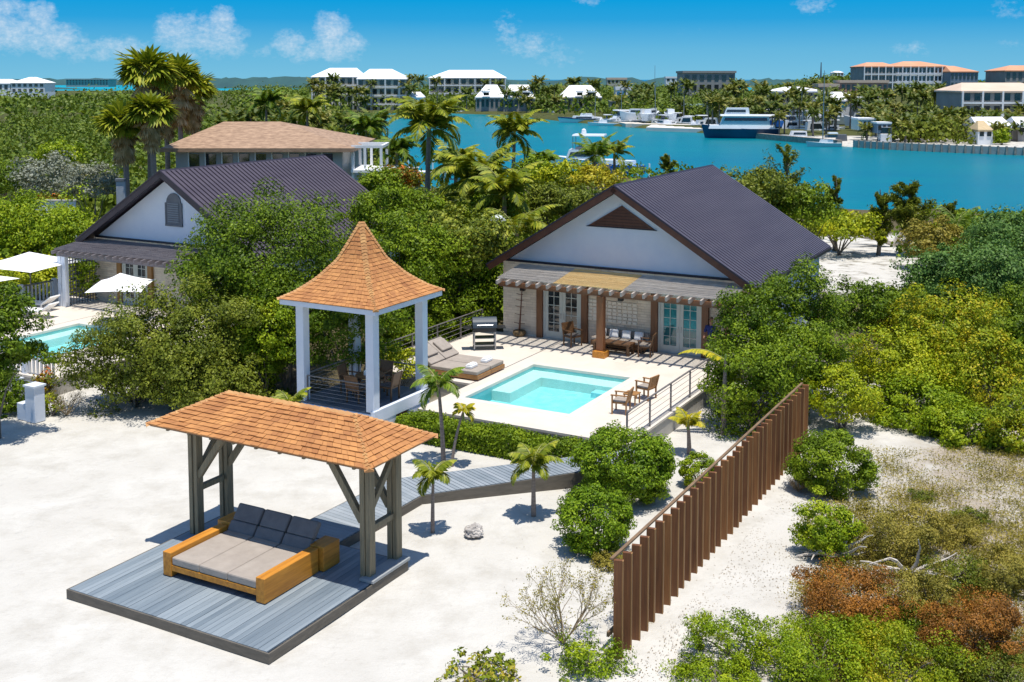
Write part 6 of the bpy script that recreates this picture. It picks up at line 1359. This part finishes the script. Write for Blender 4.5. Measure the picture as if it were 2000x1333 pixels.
# ---------------------------------------------------------------- mid and far masses that read as one
def mass(name, lab, cat, spots, leaf, size, per, seed=1, flat=.7):
    """spots: (x, y, z, rx, rz) crowns merged into one thicket"""
    r = np.random.default_rng(seed); Qs = []
    for (x, y, z, rx, rz_) in spots:
        q = r.normal(0, 1, (per, 3)); q /= np.linalg.norm(q, axis=1, keepdims=True); q[:, 2] = np.where(q[:, 2] < -.2, -q[:, 2]*r.random(), q[:, 2]); lum = 1+.22*np.sin(q[:, 0]*5+x)*np.sin(q[:, 1]*4+y)+r.uniform(-.14, .12, per)
        P = q*np.array([rx, rx, rz_])*lum[:, None]+np.array([x, y, z]); Qs.append(leaves(P, q*1.2, size*r.uniform(.8, 1.2), .7, .6))
    o = quadmesh(name, np.vstack(Qs), leaf); tag(o, lab, cat, kind='stuff'); return o
def scatter(n, ufn, Y0, Y1, rx, rz_, seed, reject=None, zoff=.3, power=1.6):
    r = np.random.default_rng(seed); out = []; tries = 0
    while len(out) < n and tries < n*40:
        tries += 1; Y = Y0+(Y1-Y0)*r.random()**power; u0, u1 = ufn(Y); u = r.uniform(u0, u1); x = (u-1000)/2188*Y
        s = sdist(np.array([x]), np.array([Y]), LAGP)[0]
        if s < rx*.6: continue
        if reject and reject(x, Y, u): continue
        k = r.uniform(.6, 1.3); z = zg(x, Y); out.append((x, Y, z+rz_*k*zoff, rx*k, rz_*k))
    return out
mass('mangrove_scrub', 'rolling green mangrove scrub filling the left middle distance', 'scrub', scatter(420, lambda Y: (-60, 620), 98, 330, 3.2, 2.6, 1, lambda x, Y, u: (80 < Y < 106 and 290 < u < 760) or (Y < 118 and u < 80)), L_far, .62, 150, 1)
mass('mangrove_scrub', 'far green scrub stretching to the turquoise bay on the left', 'scrub', scatter(520, lambda Y: (-80 if Y < 760 else 440, 1330), 300, 1200, 8.5, 5.4, 2, None, power=1.1), L_far, 1.5, 75, 2)
mass('shore_trees', 'tangled trees between the tan roofed house and the lagoon', 'trees', scatter(110, lambda Y: (560, 770), 108, 330, 3.4, 4.6, 3, lambda x, Y, u: u > 735 and Y > 140), L_olive, .6, 170, 3)
mass('shore_trees', 'green trees crowding the far shore behind the moored boats', 'trees', scatter(300, lambda Y: (1040, 1700), 300, 520, 5.0, 4.2, 4, lambda x, Y, u: Y < 345 or (1500 < u < 1700 and Y < 380) or (u < 1195 and Y < 470)), L_far, 1.05, 120, 4)
mass('shore_trees', 'green belt behind the white waterfront houses', 'trees', scatter(150, lambda Y: (560, 1100), 484, 700, 6, 5.0, 5, None), L_far, 1.2, 110, 5)
mass('hill_scrub', 'low green scrub covering the hill on the right skyline', 'scrub', scatter(300, lambda Y: (1380, 2080), 430, 720, 8, 2.6, 6, None, .1), L_far, 1.4, 80, 6)
mass('marina_scrub', 'mixed trees around the resort on the right far bank', 'trees', scatter(190, lambda Y: (1745, 2050), 214, 400, 3.4, 3.2, 7, lambda x, Y, u: Y < 224 or (Y < 262 and u > 1890)), L_olive, .75, 120, 7)
mass('bank_scrub', 'very low scrub on the near bank right of the cleared sand', 'scrub', scatter(60, lambda Y: (1600, 2150), 76, 98, 2.0, .8, 18, lambda x, Y, u: 1600 < u < 1810), L_mid, .35, 190, 18)
mass('bank_scrub', 'low scrub along the near bank of the lagoon', 'scrub', scatter(110, lambda Y: (640, 1600), 84, 150, 2.4, 1.9, 8, lambda x, Y, u: 1600 < u < 1810 and Y < 99), L_mid, .45, 150, 8, )
mass('undergrowth', 'low undergrowth behind and between the cottages', 'undergrowth', scatter(130, lambda Y: (560, 1100), 56, 84, 1.9, 1.4, 9, None), L_mid, .3, 230, 9)
mass('undergrowth', 'low undergrowth left of the far cottage', 'undergrowth', scatter(70, lambda Y: (-60, 330), 66, 98, 2.2, 1.5, 10, lambda x, Y, u: u > 150+(98-Y)*0 and Y < 72), L_mid, .35, 220, 10)
mass('undergrowth', 'low undergrowth under the trees on the right', 'undergrowth', scatter(90, lambda Y: (1640, 2080), 44, 100, 1.8, 1.1, 11, lambda x, Y, u: (u < 1840)), L_mid, .25, 230, 11)
mass('side_scrub', 'green scrub continuing beyond the right edge', 'scrub', scatter(170, lambda Y: (2120, 3300), 42, 112, 2.0, 1.5, 12, None), L_mid, .28, 260, 12)
# grass and litter tufts on the right hand ground
r = np.random.default_rng(21); C_ = []
while len(C_) < 5200:
    u = r.uniform(1560, 2060); v = r.uniform(880, 1340); p = G(u, v)
    k = 0.5+0.5*math.sin(p.x*1.7+2*math.sin(p.y*.9))*math.sin(p.y*1.3+p.x*.4)
    if p.x*CT-p.y*ST > -6.9+.8*math.sin(p.y) and r.random() < k**1.1+.12: C_.append((p.x, p.y, 0.02))
C_ = np.array(C_); per = 16; P = np.repeat(C_, per, 0)+r.normal(0, 1, (len(C_)*per, 3))*np.array([.16, .16, .0]); P[:, 2] = np.abs(r.normal(.05, .05, len(P)))+.02
o = quadmesh('ground_litter', leaves(P, np.tile([0, -.3, .6], (len(P), 1)), .07, .3, 1.2), L_gold); tag(o, 'dry gold litter and creeping plants on the right hand ground', 'ground cover', kind='stuff')
r = np.random.default_rng(22); P = []
while len(P) < 3200:
    p = G(r.uniform(980, 1600), r.uniform(900, 1335)); e1_ = p.x*CT-p.y*ST
    if e1_ > -8.4 or r.random() < .05: P.append((p.x, p.y, .015))
P = np.array(P); o = quadmesh('leaf_litter', leaves(P, np.tile([0, 0, 1.5], (len(P), 1)), .035, .6, .4), mat('dead_leaf', (.16, .11, .06), (.36, .28, .18), .9, 3, island=.7)); tag(o, 'scattered dead leaves on the pale sand path', 'leaf litter', kind='stuff')
# ---------------------------------------------------------------- palms of the far shore, copies of three grown palms
protos = []
L_fp1 = leafmat('leaf_far_palm_dark', (.03, .06, .010), (.085, .125, .018), (.24, .24, .05), cl=.5); L_fp2 = leafmat('leaf_far_palm_tan', (.05, .07, .012), (.15, .165, .025), (.38, .33, .09), cl=.5)
for s_, leaf, L in ((31, L_palmdk, 3.0), (32, L_palm, 2.8), (33, L_palmdk, 2.5)):
    Q, rm = palm_mesh(13, L, .85, 9, leaf, s_, lw=.16, rise=(-.4, 2.8), droop=(1.0, 2.2), stem=.05)
    protos.append(Q)
pm_cache = {}
def far_palm(u, v, Y, h, kind, lab, group):
    p = at(u, v, Y)
    if sdist(np.array([p.x]), np.array([p.y]), LAGP)[0] < 2.5: return
    gz_ = zg(p.x, p.y); H_ = p.z-gz_
    t = thing('far_palm', lab, 'palm', (p.x, p.y, gz_), random.uniform(0, 6.28), group)
    if kind not in pm_cache:
        c_ = quadmesh('crown', protos[kind], (L_fp1, L_fp2, L_fp1)[kind], t); tr = MB().tube([(0, 0, 0), (.1, .05, .5), (0, 0, 1)], [.22, .18, .15], 6).build('trunk', M_palmtrunk, t); pm_cache[kind] = (c_, tr)
    else:
        c_ = pm_cache[kind][0].copy(); tr = pm_cache[kind][1].copy(); COL.objects.link(c_); COL.objects.link(tr); c_.parent = t; tr.parent = t
    c_.location = (0, 0, H_); s = random.uniform(.8, 1.2)*h; c_.scale = (s, s, s); tr.scale = (1, 1, max(.2, H_))
rr = random.Random(77)
lab_far = {'a': ('palm in the grove between the tan roof and the cream apartment blocks', 'palms left of the lagoon'), 'b': ('palm in the grove in front of the white roofed apartment blocks', 'palms before the apartment blocks'), 'c': ('palm along the far marina shore behind the boats', 'palms along the marina'), 'd': ('palm around the beige roofed resort on the right bank', 'palms around the resort')}
for kx, u0, u1, v0, v1, Y0, Y1, n_, h in (('a', 430, 740, 195, 250, 118, 230, 34, 1.0), ('b', 600, 1190, 158, 200, 430, 480, 60, 1.6), ('c', 1190, 1700, 165, 215, 330, 430, 64, 1.45), ('d', 1690, 2010, 178, 258, 226, 300, 80, 1.25), ('c', 1380, 1760, 180, 236, 245, 330, 46, 1.3)):
    for i in range(n_):
        Y = rr.uniform(Y0, Y1); f = (Y-Y0)/(Y1-Y0); far_palm(rr.uniform(u0, u1), v1+(v0-v1)*f+rr.uniform(-8, 8), Y, h, rr.randrange(3), *lab_far[kx])
T('round_bush', 'clipped bright green round tree beside the right sea wall', 'tree', 1957, 268, 222, 15, 13, L_bright, size=.6)

# small craft crowding the marina
rr = random.Random(41)
for i in range(34):
    u = 1165+i*14+rr.uniform(-6, 6); f = i/33; v = 239+22*f+rr.uniform(-3, 1)
    p = G(u, v, -2.0)
    if 1385 < u < 1500: continue
    if sdist(np.array([p.x]), np.array([p.y]), LAGP)[0] > 0: v = v+3
    hh = rr.uniform(1.6, 3.2)
    t = boat('marina_boat', 'small white boat in the crowded row along the marina quay', 'boat', u, v, rr.uniform(6, 10), rr.uniform(2.2, 3.2), rr.uniform(.8, 1.3), rr.choice((170, 185, 10, 60, 110)), M_hullw, ((-.3, .22, .75, 1.0, hh, M_hullw, 'cabin'), (-.22, .14, .77, 1.4, hh-.4, M_glass, 'cabin_window'))+(((-.3, .1, .8, hh+1.2, hh+1.4, M_hullw, 'canopy'), (-.05, .0, .5, hh, hh+1.2, M_slate, 'console')) if i % 2 else ()), (.05, rr.uniform(7, 12)) if i % 4 == 0 else None)
    t['group'] = 'small craft along the marina quay'
for i in range(16):
    u = rr.uniform(1230, 1880); Y = rr.uniform(262, 330) if u > 1500 else rr.uniform(335, 380); v = 155+14*2188/Y-rr.uniform(2, 6)
    t = boat('stored_boat', 'white boat propped ashore among the marina palms', 'boat', u, v, rr.uniform(6, 10), 2.8, 1.8, rr.uniform(0, 180), M_hullw, ((-.3, .2, .75, 1.8, 3.2, M_hullw, 'cabin'), (-.24, .12, .77, 2.2, 2.8, M_glass, 'cabin_window')))
    q = at(u, v, Y); t.location = (q.x, Y, max(zg(q.x, Y), -1)+.9); t['group'] = 'boats stored ashore at the marina'
